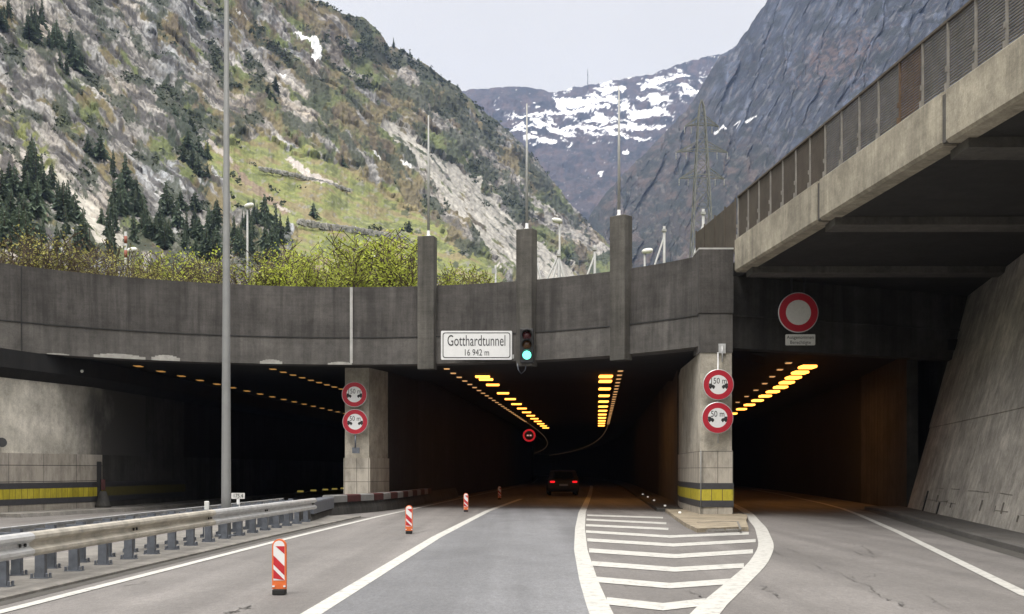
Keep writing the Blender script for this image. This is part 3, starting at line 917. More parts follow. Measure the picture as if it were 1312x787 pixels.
def slab(mb, pts, c, th):
    """outline in the x-z plane, front at c.y, thickness towards +y"""
    n = len(pts)
    mb.add([(c[0] + a, c[1], c[2] + z) for a, z in pts] + [(c[0] + a, c[1] + th, c[2] + z) for a, z in pts],
           [tuple(range(n)), tuple(range(2 * n - 1, n - 1, -1))] + [(i, n + i, n + (i + 1) % n, (i + 1) % n) for i in range(n)])
    return mb


# name sign of the tunnel, leaning on the lip between two pilasters
ps = arc_at_u(610.5, .25)
Ys = min(arc_at_u(u_)[1] for u_ in (565, 656)) - .10
c = P(610.5, 442.5, Ys); k = Ys / F
sw, sh = 91 * k, 37 * k
sg = empty('name_sign', (c[0], Ys, c[2] - sh / 2), 'white tunnel name sign with black frame below the parapet', 'sign')
m = MB(); slab(m, rrect(sw, sh, .04), c, .06); obj('plate', m, M['white'], sg)
m = MB(); o1 = rrect(sw - .12, sh - .12, .09); o2 = rrect(sw - .18, sh - .18, .07); n = len(o1)
m.add([(c[0] + a, c[1] - .004, c[2] + z) for a, z in o1] + [(c[0] + a, c[1] - .004, c[2] + z) for a, z in o2], [(i, (i + 1) % n, n + (i + 1) % n, n + i) for i in range(n)])
obj('frame', m, M['ink'], sg)
text('Gotthardtunnel', .56, (c[0], c[1] - .004, c[2] + .15), M['ink'], sg, .60)
text('16 942 m', .33, (c[0], c[1] - .004, c[2] - .27), M['ink'], sg, .74)
m = MB(); m.box((c[0] + sw / 2 + .12, c[1] + .12, c[2] - .40), (.22, .1, .14)).box((c[0], c[1] + .3, c[2]), (sw * .8, .5, .08)); obj('bracket', m, M['galv'], sg)

# traffic light on the middle pilaster
pt = arc_at_u(675, .42); kt = pt[1] / F
tlc = P(675, 443, pt[1]); tx, ty = tlc[0], tlc[1]
tf = empty('traffic_light', (tx, ty, P(675, 465, ty)[2]), 'black traffic light showing green on the middle pilaster', 'traffic light')
m = MB(); m.box((tx, ty + .09, tlc[2]), (18 * kt, .16, 44 * kt), 0, .03); obj('housing', m, M['black'], tf)
for v, mt, nm in ((430, 'red_off', 'red_lens'), (442, 'amber_off', 'amber_lens'), (455, 'green_on', 'green_lens')):
    cc = P(675, v, ty)
    m = MB(); m.lathe((cc[0], ty + .01, cc[2]), (0, -1, 0), [(5.6 * kt, 0), (5.4 * kt, .02), (2.5 * kt, .05), (.01, .06)], 20); obj(nm, m, M[mt], tf)
    m = MB(); vs = []; fs = []
    for k2 in range(13):
        a = R(-15 + 210 * k2 / 12)
        for rr_, yy_ in ((7.2 * kt, 0), (7.2 * kt, -.22), (6.7 * kt, -.22), (6.7 * kt, 0)): vs.append((cc[0] + rr_ * math.cos(a), ty + .01 + yy_ * (.35 + .65 * max(0, math.sin(a))), cc[2] + rr_ * math.sin(a)))
    for k2 in range(12):
        for j in range(4): fs.append((k2 * 4 + j, k2 * 4 + (j + 1) % 4, k2 * 4 + 4 + (j + 1) % 4, k2 * 4 + 4 + j))
    m.add(vs, fs); obj('visor', m, M['black'], tf)
m = MB(); m.tube([P(663, 466, ty + .2), P(664, 474, ty + .2), P(668, 479, ty + .2), P(673, 474, ty + .2), P(674, 466, ty + .2)], .018, 6)
obj('cable', m, M['galv_post'], tf)


def ring(mb, c, r1, r2, y, n=40):
    mb.add([(c[0] + r * math.cos(2 * math.pi * k / n), y, c[2] + r * math.sin(2 * math.pi * k / n)) for r in (r1, r2) for k in range(n)],
           [(k, (k + 1) % n, n + (k + 1) % n, n + k) for k in range(n)])


def car_front(mb, c, s, sgn, y):
    """a small vehicle silhouette seen from the side, cut by the ring"""
    pts = [(0, 0), (.20, 0), (.20, .05), (.16, .09), (.115, .095), (.08, .14), (0, .14)]
    for (a, b) in [(pts, None)]:
        q = [(sgn * (.315 - p[0]), p[1]) for p in a]
        n = len(q)
        mb.add([(c[0] + x * s, y, c[2] + (z - .09) * s) for x, z in q], [tuple(range(n))])
    for wx in (.05, .15):
        n = 10
        mb.add([(c[0] + sgn * (.315 - wx) * s + .03 * s * math.cos(2 * math.pi * k / n), y, c[2] + (-.10) * s + .03 * s * math.sin(2 * math.pi * k / n)) for k in range(n)], [tuple(range(n))])


def disc(u, v, Y, dia, label, txt=None, group=None, white='white', wr=.64, extra=None):
    c = P(u, v, Y); r = dia / 2
    s = empty('round_sign', (c[0], c[1], c[2] - r), label, 'road sign', group)
    m = MB(); m.lathe((c[0], Y + .05, c[2]), (0, -1, 0), [(r * 1.0, 0), (r * 1.03, .01), (r * 1.03, .04), (r, .05)], 40, False); obj('plate', m, M['galv'], s)
    m = MB(); ring(m, c, r * .985, r * wr, Y - .003); obj('red_ring', m, M['red'], s)
    m = MB(); m.lathe((c[0], Y - .0005, c[2]), (0, -1, 0), [(r * wr, 0), (r * wr, .0015)], 40, False); obj('white_disc', m, M[white], s)
    if txt:
        text(txt, r * .56, (c[0], Y - .006, c[2] + r * .24), M['ink'], s, .8)
        m = MB(); car_front(m, (c[0], 0, c[2] - r * .02), r * 2, -1, Y - .0065); car_front(m, (c[0], 0, c[2] - r * .02), r * 2, 1, Y - .0065)
        obj('vehicle_symbol', m, M['ink'], s)
    if extra: extra(s, c, r)
    return s


def stem(s, c, r):
    m = MB(); m.tube([(c[0], c[1] + .06, c[2] - r), (c[0], c[1] + .06, c[2] - r - .55)], .03, 8).box((c[0] + .02, c[1] + .09, c[2] - r - .62), (.28, .1, .22))
    obj('bracket', m, M['galv_post'], s)


grp = 'paired distance signs on the piers'
disc(454, 505.5, 44.6, .94, 'red ringed distance sign marked 150 m, upper on the left pier', '150 m', grp)
disc(455, 540.5, 44.6, .94, 'red ringed distance sign marked 50 m, lower on the left pier', '50 m', grp, extra=stem)
disc(920.5, 493, 36.6, .94, 'red ringed distance sign marked 150 m, upper on the banded pier', '150 m', grp)
disc(919.5, 535.5, 36.6, .96, 'red ringed distance sign marked 50 m, lower on the banded pier', '50 m', grp)
m = MB(); c = P(920, 470, 36.75); m.tube([(c[0], 36.75, c[2] + .45), (c[0], 36.75, c[2] - 2.4)], .025, 8)
obj('sign_pole', m, M['galv'], label='thin grey pole carrying both distance signs on the banded pier', cat='pole', origin=(c[0], 36.75, c[2] - 2.4))


def hanger(s, c, r):
    m = MB(); m.tube([(c[0] - .2, c[1] + .08, c[2] - r), (c[0] - .2, c[1] + .08, 7.68)], .03, 8).tube([(c[0] + .2, c[1] + .08, c[2] - r), (c[0] + .2, c[1] + .08, 7.68)], .03, 8)
    obj('hanger', m, M['housing'], s)


disc(1023, 400.5, 37.0, 1.24, 'large blank red ringed sign hanging under the overpass', None, None, 'grey_white', .64, hanger)
c = P(1025.5, 435.5, 37.0); kk = 37.0 / F
s = empty('sub_plate', (c[0], 37.0, c[2] - .17), 'small white text plate under the large blank red ringed sign', 'sign')
m = MB(); slab(m, rrect(38 * kk, 14 * kk, .03), c, .03); obj('plate', m, M['grey_white'], s)
text('Ausgenommen', .155, (c[0], 36.996, c[2] + .075), M['ink'], s, .92)
text('Berechtigte', .155, (c[0], 36.996, c[2] - .085), M['ink'], s, .92)

# kilometre sign and white posts by the guardrail
ks = empty('kilometre_sign', (-5.95 - .8, 28.0, .05), 'small white kilometre plate on a post behind the guardrail', 'sign')
c = P(305, 635.5, 28.0)
WORLD[ks.name] = (c[0], 28.0, .05); ks.location = (c[0], 28.0, .05)
m = MB(); m.box((c[0], 28.02, .42), (.07, .04, .75)); obj('post', m, M['white'], ks)
m = MB(); slab(m, rrect(.32, .14, .01), c, .015); obj('plate', m, M['grey_white'], ks)
text('175.4', .13, (c[0], 27.996, c[2]), M['ink'], ks, .85)
c = P(265, 641, 25.0)
m = MB(); m.box((c[0], 25, .43), (.10, .05, .80), 0, .01); obj('delineator_post', m, M['grey_white'], label='short pale post left of the tall lamp post behind the guardrail', cat='post', origin=(c[0], 25, .05))

# ------------------------------------------------------------------ tunnel lamps
def lamp_proto(name, label, group, dims, mat):
    r = empty(name, (0, 0, 0), label, 'lamp', group)
    m = MB(); m.box((0, 0, dims[2] * .75), (dims[0] * 1.08, dims[1] * 1.08, dims[2] * .5)); obj('housing', m, M['housing'], r)
    m = MB(); m.box((0, 0, dims[2] * .25), (dims[0], dims[1], dims[2] * .49), 0, .02); obj('lens', m, M[mat], r)
    return r


def row(proto, pts, first=[0]):
    for i, p in enumerate(pts):
        o = proto if i == 0 else copy_tree(proto)
        o.location = p


pr_ = lamp_proto('tunnel_lamp', 'bright orange ceiling lamp in the slanting left row of the middle tunnel', 'left row of orange lamps in the middle tunnel', (.60, .5, .13), 'lens_orange')
Ll = [48.5, 50.0, 53.2] + [59 + 4.9 * i for i in range(11)]
row(pr_, [(centre(y) - 2.35, y, 5.32) for y in Ll])
pr_ = lamp_proto('tunnel_lamp', 'bright orange ceiling lamp in the upright right row of the middle tunnel', 'right row of orange lamps in the middle tunnel', (.55, .6, .17), 'lens_orange')
row(pr_, [(centre(y) + 2.75, y, 5.32) for y in [48.5, 51.2] + [56 + 5.2 * i for i in range(10)]])
pr_ = lamp_proto('guide_lamp', 'small dim lamp along the left ceiling edge of the middle tunnel', 'left edge lamps in the middle tunnel', (.22, .3, .06), 'lens_dim')
row(pr_, [(centre(y) - 3.45, y, 5.40) for y in frange(45.5, 95, 2.05)])
pr_ = lamp_proto('guide_lamp', 'small dim lamp along the right ceiling edge of the middle tunnel', 'right edge lamps in the middle tunnel', (.20, .35, .06), 'lens_dim')
row(pr_, [(centre(y) + 3.32, y, 5.40) for y in frange(46.5, 100, 2.05)])
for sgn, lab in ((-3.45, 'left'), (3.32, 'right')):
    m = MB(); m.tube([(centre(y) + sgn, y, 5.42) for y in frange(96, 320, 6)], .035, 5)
    obj('cable_tray', m, M['lens_faint'] if False else plain('glowing_tray', (.3, .25, .18), .6, emit=(1, .55, .25), estr=.035), label='thin faintly glowing cable line curving along the %s of the middle tunnel ceiling' % lab, cat='cable', origin=(centre(96) + sgn, 96, 5.42))  # tray given a faint glow in place of distant lamps
pr_ = lamp_proto('tunnel_lamp', 'bright orange ceiling lamp in the curved row of the right tunnel', 'curved row of orange lamps in the right tunnel', (.55, .8, .2), 'lens_orange')
rx = lin([(44, 11.2), (55.8, 12.8), (67, 14.0), (79, 15.2), (100, 16.9)])
row(pr_, [(rx(y), y, 5.38) for y in [44.8, 47.4, 50, 52.8, 55.8, 59, 62.5, 66.5, 71, 76, 82, 89]])
pr_ = lamp_proto('guide_lamp', 'small dim lamp beside the curved row in the right tunnel', 'edge lamps in the right tunnel', (.22, .3, .08), 'lens_dim')
row(pr_, [(rx(y) - .9, y, 5.45) for y in [43.6, 46.5, 50, 54, 58.5, 63.5, 69, 75]])
pr_ = lamp_proto('guide_lamp', 'faint lamp along the far wall of the left tunnel ceiling', 'far row of faint lamps in the left tunnel', (.26, .5, .06), 'lens_faint')
row(pr_, [(-14.15 + .067 * (y - 45.3), y, 5.42) for y in frange(44.5, 82, 2.4)])
pr_ = lamp_proto('guide_lamp', 'faint lamp along the near side of the left tunnel ceiling', 'near row of faint lamps in the left tunnel', (.24, .35, .06), 'lens_faint')
row(pr_, [(-9.3 + .09 * (y - 46.4), y, 5.42) for y in frange(45.8, 60, 1.45)])
# kerb studs
m = MB(); m.box((0, 0, .03), (.09, .05, .06), 0, .012)
pm = m.mesh('kerb_stud', M['stud'])
for i, (u, v) in enumerate(((823.5, 634), (830, 637.5), (838, 642), (852, 649), (871, 658))):
    x, y = G(u, v, .12)
    obj('kerb_stud', pm, None, label='small white reflecting stud on the kerb beside the banded pier', cat='reflector', group='kerb studs by the banded pier').location = (x, y, .12)
m = MB(); m.box((0, 0, .06), (.35, .05, .1), 0, .012); pm = m.mesh('wall_reflector', plain('glowing_yellow_reflector', (.6, .45, .05), .4, emit=(1, .8, .2), estr=.12))  # glow added in place of light thrown back by the reflector
for y in (66, 69, 72, 74.5, 77, 79):
    obj('wall_reflector', pm, None, label='small yellow reflector low on the wall deep in the left tunnel', cat='reflector', group='yellow reflectors in the left tunnel').location = (lw(y) + 1.62, y, .22)

# the light the sodium lamps throw
for nm_, loc_, en, ln in (('sodium_light', (centre(56) + 2.75, 56, 5.2), 75, 10), ('sodium_light', (rx(52), 52, 5.2), 45, 9)):
    al = bpy.data.lights.new(nm_, 'AREA'); al.shape = 'RECTANGLE'; al.size = .5; al.size_y = ln; al.energy = en; al.color = (1, .46, .12)
    ao = bpy.data.objects.new(nm_, al); COL.objects.link(ao); ao.location = loc_
# red ring sign deep in the middle tunnel
c = P(678, 558, 84)
s = empty('signal_sign', (c[0], 84, c[2] - .45), 'glowing red ring sign hanging deep inside the middle tunnel', 'signal')
m = MB(); m.lathe((c[0], 84.1, c[2]), (0, -1, 0), [(.47, 0), (.47, .08)], 28, False); obj('housing', m, M['housing'], s)
m = MB(); ring(m, c, .45, .33, 84.0); obj('red_ring', m, M['signal_red'], s)
m = MB(); m.box((c[0] - .1, 83.99, c[2]), (.14, .02, .10)).box((c[0] + .1, 83.99, c[2]), (.14, .02, .10)); obj('figures', m, M['signal_white'], s)
m = MB(); m.tube([(c[0], 84.1, c[2] + .45), (c[0], 84.1, 5.7)], .03, 6); obj('hanger', m, M['housing'], s)

# fixtures on the left tunnel wall
y = 43.0; x = -527 / F * y
s = empty('hydrant_niche', (x, y, .12), 'dark upright niche post with a red light by the yellow banded wall', 'niche')
m = MB(); m.box((x - .1, y, 1.0), (.24, .12, 1.6), 0, .02); obj('panel', m, M['black'], s)
m = MB(); m.box((x + .12, y - .07, .95), (.14, .06, .4)); obj('red_plate', m, M['dark_red'], s)
m = MB(); m.lathe((x + .13, y - .12, .12), (0, 0, 1), [(.30, 0), (.26, .1), (.13, .55), (.10, .6)], 14); obj('cone_foot', m, M['portal_in'], s)
c = P(93, 568, 41.8)
s = empty('wall_camera', (c[0], c[1], c[2] - .2), 'small pale camera on the left tunnel wall above the cladding', 'camera')
m = MB(); m.box((c[0], c[1], c[2]), (.16, .3, .2), .3, .02); obj('housing', m, M['galv'], s)
m = MB(); m.tube([(c[0], c[1], c[2] - .1), (c[0] - .25, c[1] + .15, c[2] - .3)], .025, 6); obj('bracket', m, M['housing'], s)
c = P(2, 573, 38.0)
s = empty('wall_speaker', (c[0], c[1], c[2] - .2), 'small black horn fixture on the pale left abutment', 'fixture')
m = MB(); m.lathe((c[0] - .05, c[1], c[2] + .1), (.6, -.8, .2), [(.06, 0), (.10, .12), (.16, .25)], 14); obj('horn', m, M['black'], s)
m = MB(); m.tube([(c[0] - .1, c[1] + .1, c[2] + .1), (c[0] - .1, c[1] + .1, c[2] - .5)], .035, 8); obj('bracket', m, M['black'], s)
m = MB(); c = P(105, 474, 41.2); m.lathe(c, (0, 0, -1), [(.04, 0), (.06, .05), (.03, .1)], 10)
obj('ceiling_light', m, M['lampglass'], label='tiny pale lamp under the left tunnel ceiling', cat='lamp', origin=c)

# ------------------------------------------------------------------ car deep in the middle tunnel
cx, cy = 3.0, 68.0
car = empty('car', (cx, cy + 2, 0), 'dark car with glowing red tail lights driving into the middle tunnel', 'car')
m = MB()
prof = [(0, .32), (.02, .62), (.06, .86), (.12, .95), (.45, 1.38), (.7, 1.44), (1.6, 1.46), (2.3, 1.36), (3.0, .98), (3.9, .88), (4.2, .7), (4.25, .35), (3.9, .22), (.2, .22)]
vs = []; n = len(prof)
for hw, ins in ((.80, .02), (.89, 0), (-.89, 0), (-.80, .02)):
    for (yy, zz) in prof:
        tap = 1 - max(0, zz - .9) * .38
        vs.append((cx + hw * tap, cy + yy + ins, zz))
fs = [tuple(range(n)), tuple(range(4 * n - 1, 3 * n - 1, -1))]
for a in range(3):
    for k in range(n): fs.append((a * n + k, a * n + n + k, a * n + n + (k + 1) % n, a * n + (k + 1) % n))
m.add(vs, fs); obj('body', m, M['car'], car)
m = MB(); m.add([(cx - .60, cy + .135, .985), (cx + .60, cy + .135, .985), (cx + .52, cy + .425, 1.36), (cx - .52, cy + .425, 1.36)], [(0, 1, 2, 3)]); obj('rear_window', m, M['glass'], car)
for sx in (-1, 1):
    m = MB(); m.box((cx + sx * .65, cy + .0, .80), (.28, .06, .11), 0, .02); obj('tail_light', m, M['tail'], car)
    for wy in (.75, 3.4):
        m = MB(); m.lathe((cx + sx * .70, cy + wy, .31), (sx, 0, 0), [(.31, 0), (.31, .17), (.2, .19)], 18)
        w = obj('wheel', m, M['rubber'], car)
m = MB(); m.box((cx, cy - .01, .62), (.5, .02, .11)); obj('number_plate', m, plain('dim_plate', (.3, .3, .3), .5), car)
m = MB(); m.box((cx, cy - .03, .42), (1.72, .12, .2), 0, .04); obj('bumper', m, M['car'], car)

# ------------------------------------------------------------------ poles on the pilasters
for u, vt, where in ((549, 148, 'left'), (675, 133, 'middle'), (793, 110, 'right')):
    p = arc_at_u(u, .1)
    z1 = 1.5 + (602 - vt) / F * p[1]
    s = empty('rod', (p[0], p[1], 10.1), 'thin pale rod standing on the %s concrete pilaster' % where, 'rod')
    m = MB(); m.tube([(p[0], p[1], 10.1), (p[0], p[1], 12.4), (p[0], p[1], z1)], [.05, .045, .025], 8); obj('shaft', m, M['white_steel'], s)
    m = MB(); m.lathe((p[0], p[1], 10.1), (0, 0, 1), [(.10, 0), (.10, .04), (.06, .06), (.06, .22)], 10); obj('socket', m, M['galv'], s)

# ------------------------------------------------------------------ things standing behind the portal wall
ZB = 8.05


def hill_z(x, y):
    """height of the ground shelf on top of the tunnels"""
    return 8.0 if y < 62 else 8.0 + (y - 62) * .118


def lamp_behind(u, v, Y, arm, label):
    c = P(u, v, Y); z0 = hill_z(0, Y) - .1
    s = empty('street_lamp', (c[0], Y, z0), label, 'street lamp', 'street lamps behind the portal wall')
    m = MB(); m.tube([(c[0], Y, z0), (c[0], Y, c[2] - .1)], [.07, .05], 8); obj('pole', m, M['white_steel'], s)
    m = MB()
    prof = [(.02, -.32), (.08, -.29), (.125, -.18), (.14, 0), (.12, .16), (.07, .24), (.02, .26)]
    m.lathe((c[0] + arm * .22, Y - .1, c[2]), (arm if arm else 1, -.25, .06), prof, 14); obj('lamp_head', m, M['lampglass'], s)


lamp_behind(317, 264, 62, .6, 'slim street lamp right of the tall lamp post behind the portal wall')
lamp_behind(166, 321, 58, .8, 'low street lamp beside the red tipped pole behind the portal wall')
lamp_behind(475, 331, 64, .3, 'low street lamp among young trees left of the left pilaster')
lamp_behind(717, 283, 62, -.8, 'street lamp above guy struts between middle and right pilasters')
lamp_behind(826, 322, 60, .7, 'low street lamp right of the right pilaster above the wall')
c = P(161, 297, 57)
s = empty('marker_pole', (c[0], 57, 8), 'slim pale pole with rusty red bands above the left portal wall', 'pole')
m = MB(); m.tube([(c[0], 57, 8), (c[0], 57, c[2])], .07, 8); obj('shaft', m, M['white_steel'], s)
m = MB()
for v in (312, 330): z = P(161, v, 57)[2]; m.lathe((c[0], 57, z), (0, 0, 1), [(.078, 0), (.078, .35)], 8)
obj('red_band', m, plain('rusty_red', (.3, .1, .07), .7), s)
c = P(635, 340, 60)
m = MB(); m.tube([(c[0], 60, 8), (c[0], 60, c[2])], .05, 8).box((c[0] - .1, 60, c[2] - .3), (.2, .1, .25)); obj('short_pole', m, M['white_steel'], label='short pale pole just left of the middle pilaster', cat='pole', origin=(c[0], 60, 8))


def net_post(u, v, Y, braces, label):
    c = P(u, v, Y); z0 = hill_z(0, Y) - .05
    s = empty('braced_post', (c[0], Y, z0), label, 'post', 'braced steel posts behind the portal wall')
    m = MB(); m.tube([(c[0], Y, z0), (c[0], Y, c[2])], .065, 8).box((c[0], Y, c[2] - .2), (.2, .2, .12)); obj('shaft', m, M['white_steel'], s)
    for dx, dy, h in braces:
        m = MB(); m.tube([(c[0], Y, c[2] - h), (c[0] + dx, Y + dy, z0)], .05, 6); obj('brace', m, M['white_steel'], s)


net_post(851, 290, 56, [(-1.6, -.5, .5)], 'braced steel post right of the right pilaster')
net_post(762, 314, 57, [(-1.5, -.5, .5)], 'braced steel post close left of the right pilaster')
net_post(901, 268, 54, [(-1.5, -.5, .7)], 'braced steel post before the lattice pylon')
net_post(805, 302, 58, [(-1.9, .4, .3)], 'thin braced steel post touching the right pilaster')
net_post(687, 322, 58, [(.9, .2, .4)], 'braced steel post touching the middle pilaster')
net_post(716, 322, 57, [(-1.1, -.2, .3), (.9, .2, .2), (-1.9, .3, .15)], 'steel post with three spreading struts below a street lamp')

# lattice pylon
py_ = empty('lattice_pylon', P(899, 400, 375), 'grey lattice power pylon beside the overpass fence', 'pylon')
PY = 375.0
zc = lambda v: 1.5 + (602 - v) / F * PY
pc = (899 - U0) / F * PY
wid = lin([(zc(430), 9.5), (zc(320), 6.4), (zc(225), 4.2), (zc(160), 2.4), (zc(140), 1.8), (zc(128), .1)])
m = MB()
lev = [430, 395, 362, 332, 305, 282, 262, 243, 225, 208, 192, 176, 160, 148, 138, 128]
for sx in (-1, 1):
    for sy in (-1, 1):
        for a, b in zip(lev[:-1], lev[1:]):
            za, zb = zc(a), zc(b)
            m.beam((pc + sx * wid(za) / 2, PY + sy * wid(za) / 2, za), (pc + sx * wid(zb) / 2, PY + sy * wid(zb) / 2, zb), .36)
obj('legs', m, M['pylon'], py_)
m = MB()
for a, b in zip(lev[:-1], lev[1:]):
    za, zb = zc(a), zc(b); wa, wb = wid(za) / 2, wid(zb) / 2
    for sy in (-1, 1):
        m.beam((pc - wa, PY + sy * wa, za), (pc + wb, PY + sy * wb, zb), .13).beam((pc + wa, PY + sy * wa, za), (pc - wb, PY + sy * wb, zb), .13).beam((pc - wb, PY + sy * wb, zb), (pc + wb, PY + sy * wb, zb), .11)
    for sx in (-1, 1): m.beam((pc + sx * wa, PY - wa, za), (pc + sx * wb, PY + wb, zb), .13).beam((pc + sx * wa, PY + wa, za), (pc + sx * wb, PY - wb, zb), .13)
obj('bracing', m, M['pylon'], py_)
for v, hw in ((159, 5.5), (192, 8.2), (226, 7.2)):
    z = zc(v); m = MB(); w = wid(z) / 2
    m.beam((pc - w - .2, PY + w, z), (pc + w + .2, PY + w, z), .2).beam((pc - w - .2, PY - w, z), (pc + w + .2, PY - w, z), .2)
    for sx in (-1, 1):
        tip = (pc + sx * hw, PY, z - .8)
        for sy in (-1, 1):
            m.beam((pc + sx * w, PY + sy * w, z), tip, .25).beam((pc + sx * w, PY + sy * w, z - 2.6 if False else z + 2.2), tip, .22)
        for t in (.25, .5, .75):
            xx = pc + sx * (w + (hw - w) * t)
            m.beam((xx, PY, z - .8 * t), (xx, PY, z + 2.2 * (1 - t) - .8 * t), .16)
    obj('crossarm', m, M['pylon'], py_)
    m = MB()
    for sx in (-1, 1):
        for xx in (hw, hw * .6): m.lathe((pc + sx * xx, PY, z - .9), (0, 0, -1), [(.08, 0), (.18, .3), (.08, .6), (.18, 1.0), (.08, 1.4), (.18, 1.8), (.05, 2.2)], 8)
    obj('insulator', m, M['white_steel'], py_)


# ------------------------------------------------------------------ noise for the terrain
perm = rng.permutation(512)
perm = np.concatenate([perm, perm])
gang = rng.random(512) * 2 * math.pi
gx_, gy_ = np.cos(gang), np.sin(gang)


def perlin(x, y):
    xi = np.floor(x).astype(int); yi = np.floor(y).astype(int)
    xf = x - xi; yf = y - yi
    u = xf ** 3 * (xf * (xf * 6 - 15) + 10); v = yf ** 3 * (yf * (yf * 6 - 15) + 10)

    def gdot(ix, iy, dx, dy):
        h = perm[(perm[ix & 511] + iy) & 511]
        return gx_[h] * dx + gy_[h] * dy
    a = gdot(xi, yi, xf, yf); b = gdot(xi + 1, yi, xf - 1, yf)
    c = gdot(xi, yi + 1, xf, yf - 1); d = gdot(xi + 1, yi + 1, xf - 1, yf - 1)
    return (a + u * (b - a)) * (1 - v) + (c + u * (d - c)) * v


def fbm(x, y, o=4, g=.55):
    s = 0; a = 1.0; f = 1.0
    for i in range(o):
        s = s + a * perlin(x * f + i * 17.3, y * f + i * 9.1); a *= g; f *= 2.05
    return s * 1.3


def ridged(x, y, o=4, g=.55):
    s = 0; a = 1.0; f = 1.0; tot = 0
    for i in range(o):
        s = s + a * (1 - 2 * np.abs(perlin(x * f + i * 31.7, y * f + i * 5.3)) * 1.4); tot += a; a *= g; f *= 2.1
    return s / tot


def cells(x, y):
    """cellular pattern: gap to the next cell, a random value per cell, offset from the cell's seed"""
    xi = np.floor(x).astype(int); yi = np.floor(y).astype(int)
    f1 = np.full(x.shape, 9.0); f2 = np.full(x.shape, 9.0); cid = np.zeros(x.shape); ox_ = np.zeros(x.shape); oy_ = np.zeros(x.shape)
    for i in (-1, 0, 1):
        for j in (-1, 0, 1):
            h = perm[(perm[(xi + i) & 511] + yi + j) & 511]
            sx = xi + i + perm[h] / 512.0; sy = yi + j + perm[(h + 57) & 511] / 512.0
            d = np.hypot(x - sx, y - sy); c = perm[(h + 211) & 511] / 511.0
            near = d < f1
            f2 = np.where(near, f1, np.minimum(f2, d)); f1 = np.where(near, d, f1)
            cid = np.where(near, c, cid); ox_ = np.where(near, x - sx, ox_); oy_ = np.where(near, y - sy, oy_)
    return f2 - f1, cid, ox_, oy_


def sst(x, a, b):
    t = np.clip((x - a) / (b - a), 0, 1); return t * t * (3 - 2 * t)


def inpoly(u, v, poly):
    ins = np.zeros(u.shape, bool); n = len(poly)
    for i in range(n):
        x1, y1 = poly[i]; x2, y2 = poly[(i + 1) % n]
        if y1 == y2: continue
        c = ((y1 > v) != (y2 > v)) & (u < (x2 - x1) * (v - y1) / (y2 - y1) + x1)
        ins ^= c
    return ins.astype(float)


def blob(u, v, cx, cy, rx, ry, ang=0):
    a = R(ang); dx, dy = u - cx, v - cy
    p = (dx * math.cos(a) + dy * math.sin(a)) / rx; q = (-dx * math.sin(a) + dy * math.cos(a)) / ry
    return np.clip(1.3 - np.sqrt(p * p + q * q), 0, 1)


def lerp3(col, new, m):
    return col * (1 - m[..., None]) + np.array(new) * m[..., None]


def itp(pts): 
    xs, ys = zip(*pts)
    return lambda u: np.interp(u, xs, ys)


# A mountain is described by bearings: for every bearing u its foot, its crest and its distance.
class Mountain:
    def __init__(s, sky, base, Yb, Yc, p):
        s.sky, s.base, s.Yb, s.Yc, s.p = itp(sky), itp(base), itp(Yb), itp(Yc), p

    def depth(s, u, v):
        t = np.clip((v - s.base(u)) / (s.sky(u) - s.base(u)), 0, 1)
        return s.Yb(u) + (s.Yc(u) - s.Yb(u)) * t ** s.p

    def point(s, u, v):
        Y = float(s.depth(u, v)); return P(u, v, Y)

    def build(s, name, us, nrow, disp, cover, mat, jag):
        us = np.array(us); nc = len(us)
        t = np.linspace(0, 1, nrow)[:, None]
        U = np.broadcast_to(us[None, :], (nrow, nc))
        sk = s.sky(us) + jag(us)
        V = s.base(us)[None, :] + (sk - s.base(us))[None, :] * t
        Y = s.Yb(us)[None, :] + (s.Yc(us) - s.Yb(us))[None, :] * t ** s.p
        d = disp(U, V) * np.clip((1 - t) * 12, .15, 1) * np.clip(t * 20, 0, 1)
        k = Y / F
        X = (U - U0) * k; Z = EYE + (V0 - V) * k
        X = X + d * k * .25; Yd = Y - d * k * .75; Z = Z + d * k * .35
        colr = cover(U, V)
        co = np.stack([X, Yd, Z], -1)
        back1 = co[-1] * np.array([1.08, 1.08, .97]); back2 = co[-1] * np.array([1.35, 1.35, .55])
        front = co[0] * np.array([.96, .96, .7])
        co = np.concatenate([front[None], co, back1[None], back2[None]], 0)
        colr = np.concatenate([colr[:1], colr, colr[-1:], colr[-1:]], 0)
        nr = nrow + 3
        idx = np.arange(nr * nc).reshape(nr, nc)
        quads = np.stack([idx[:-1, :-1], idx[:-1, 1:], idx[1:, 1:], idx[1:, :-1]], -1).reshape(-1, 4)
        me = bpy.data.meshes.new(name)
        me.vertices.add(nr * nc); me.vertices.foreach_set('co', co.reshape(-1).astype(np.float32))
        me.loops.add(quads.size); me.loops.foreach_set('vertex_index', quads.reshape(-1).astype(np.int32))
        me.polygons.add(len(quads)); me.polygons.foreach_set('loop_start', np.arange(0, quads.size, 4, dtype=np.int32))
        me.update(calc_edges=True); me.validate()
        at = me.color_attributes.new('cover', 'FLOAT_COLOR', 'POINT')
        rgba = np.ones((nr * nc, 4), np.float32); rgba[:, :3] = np.clip(colr.reshape(-1, 3), 0.004, .9)
        at.data.foreach_set('color', rgba.reshape(-1))
        me.materials.append(mat)
        o = bpy.data.objects.new(name, me); COL.objects.link(o); o['kind'] = 'structure'
        return o


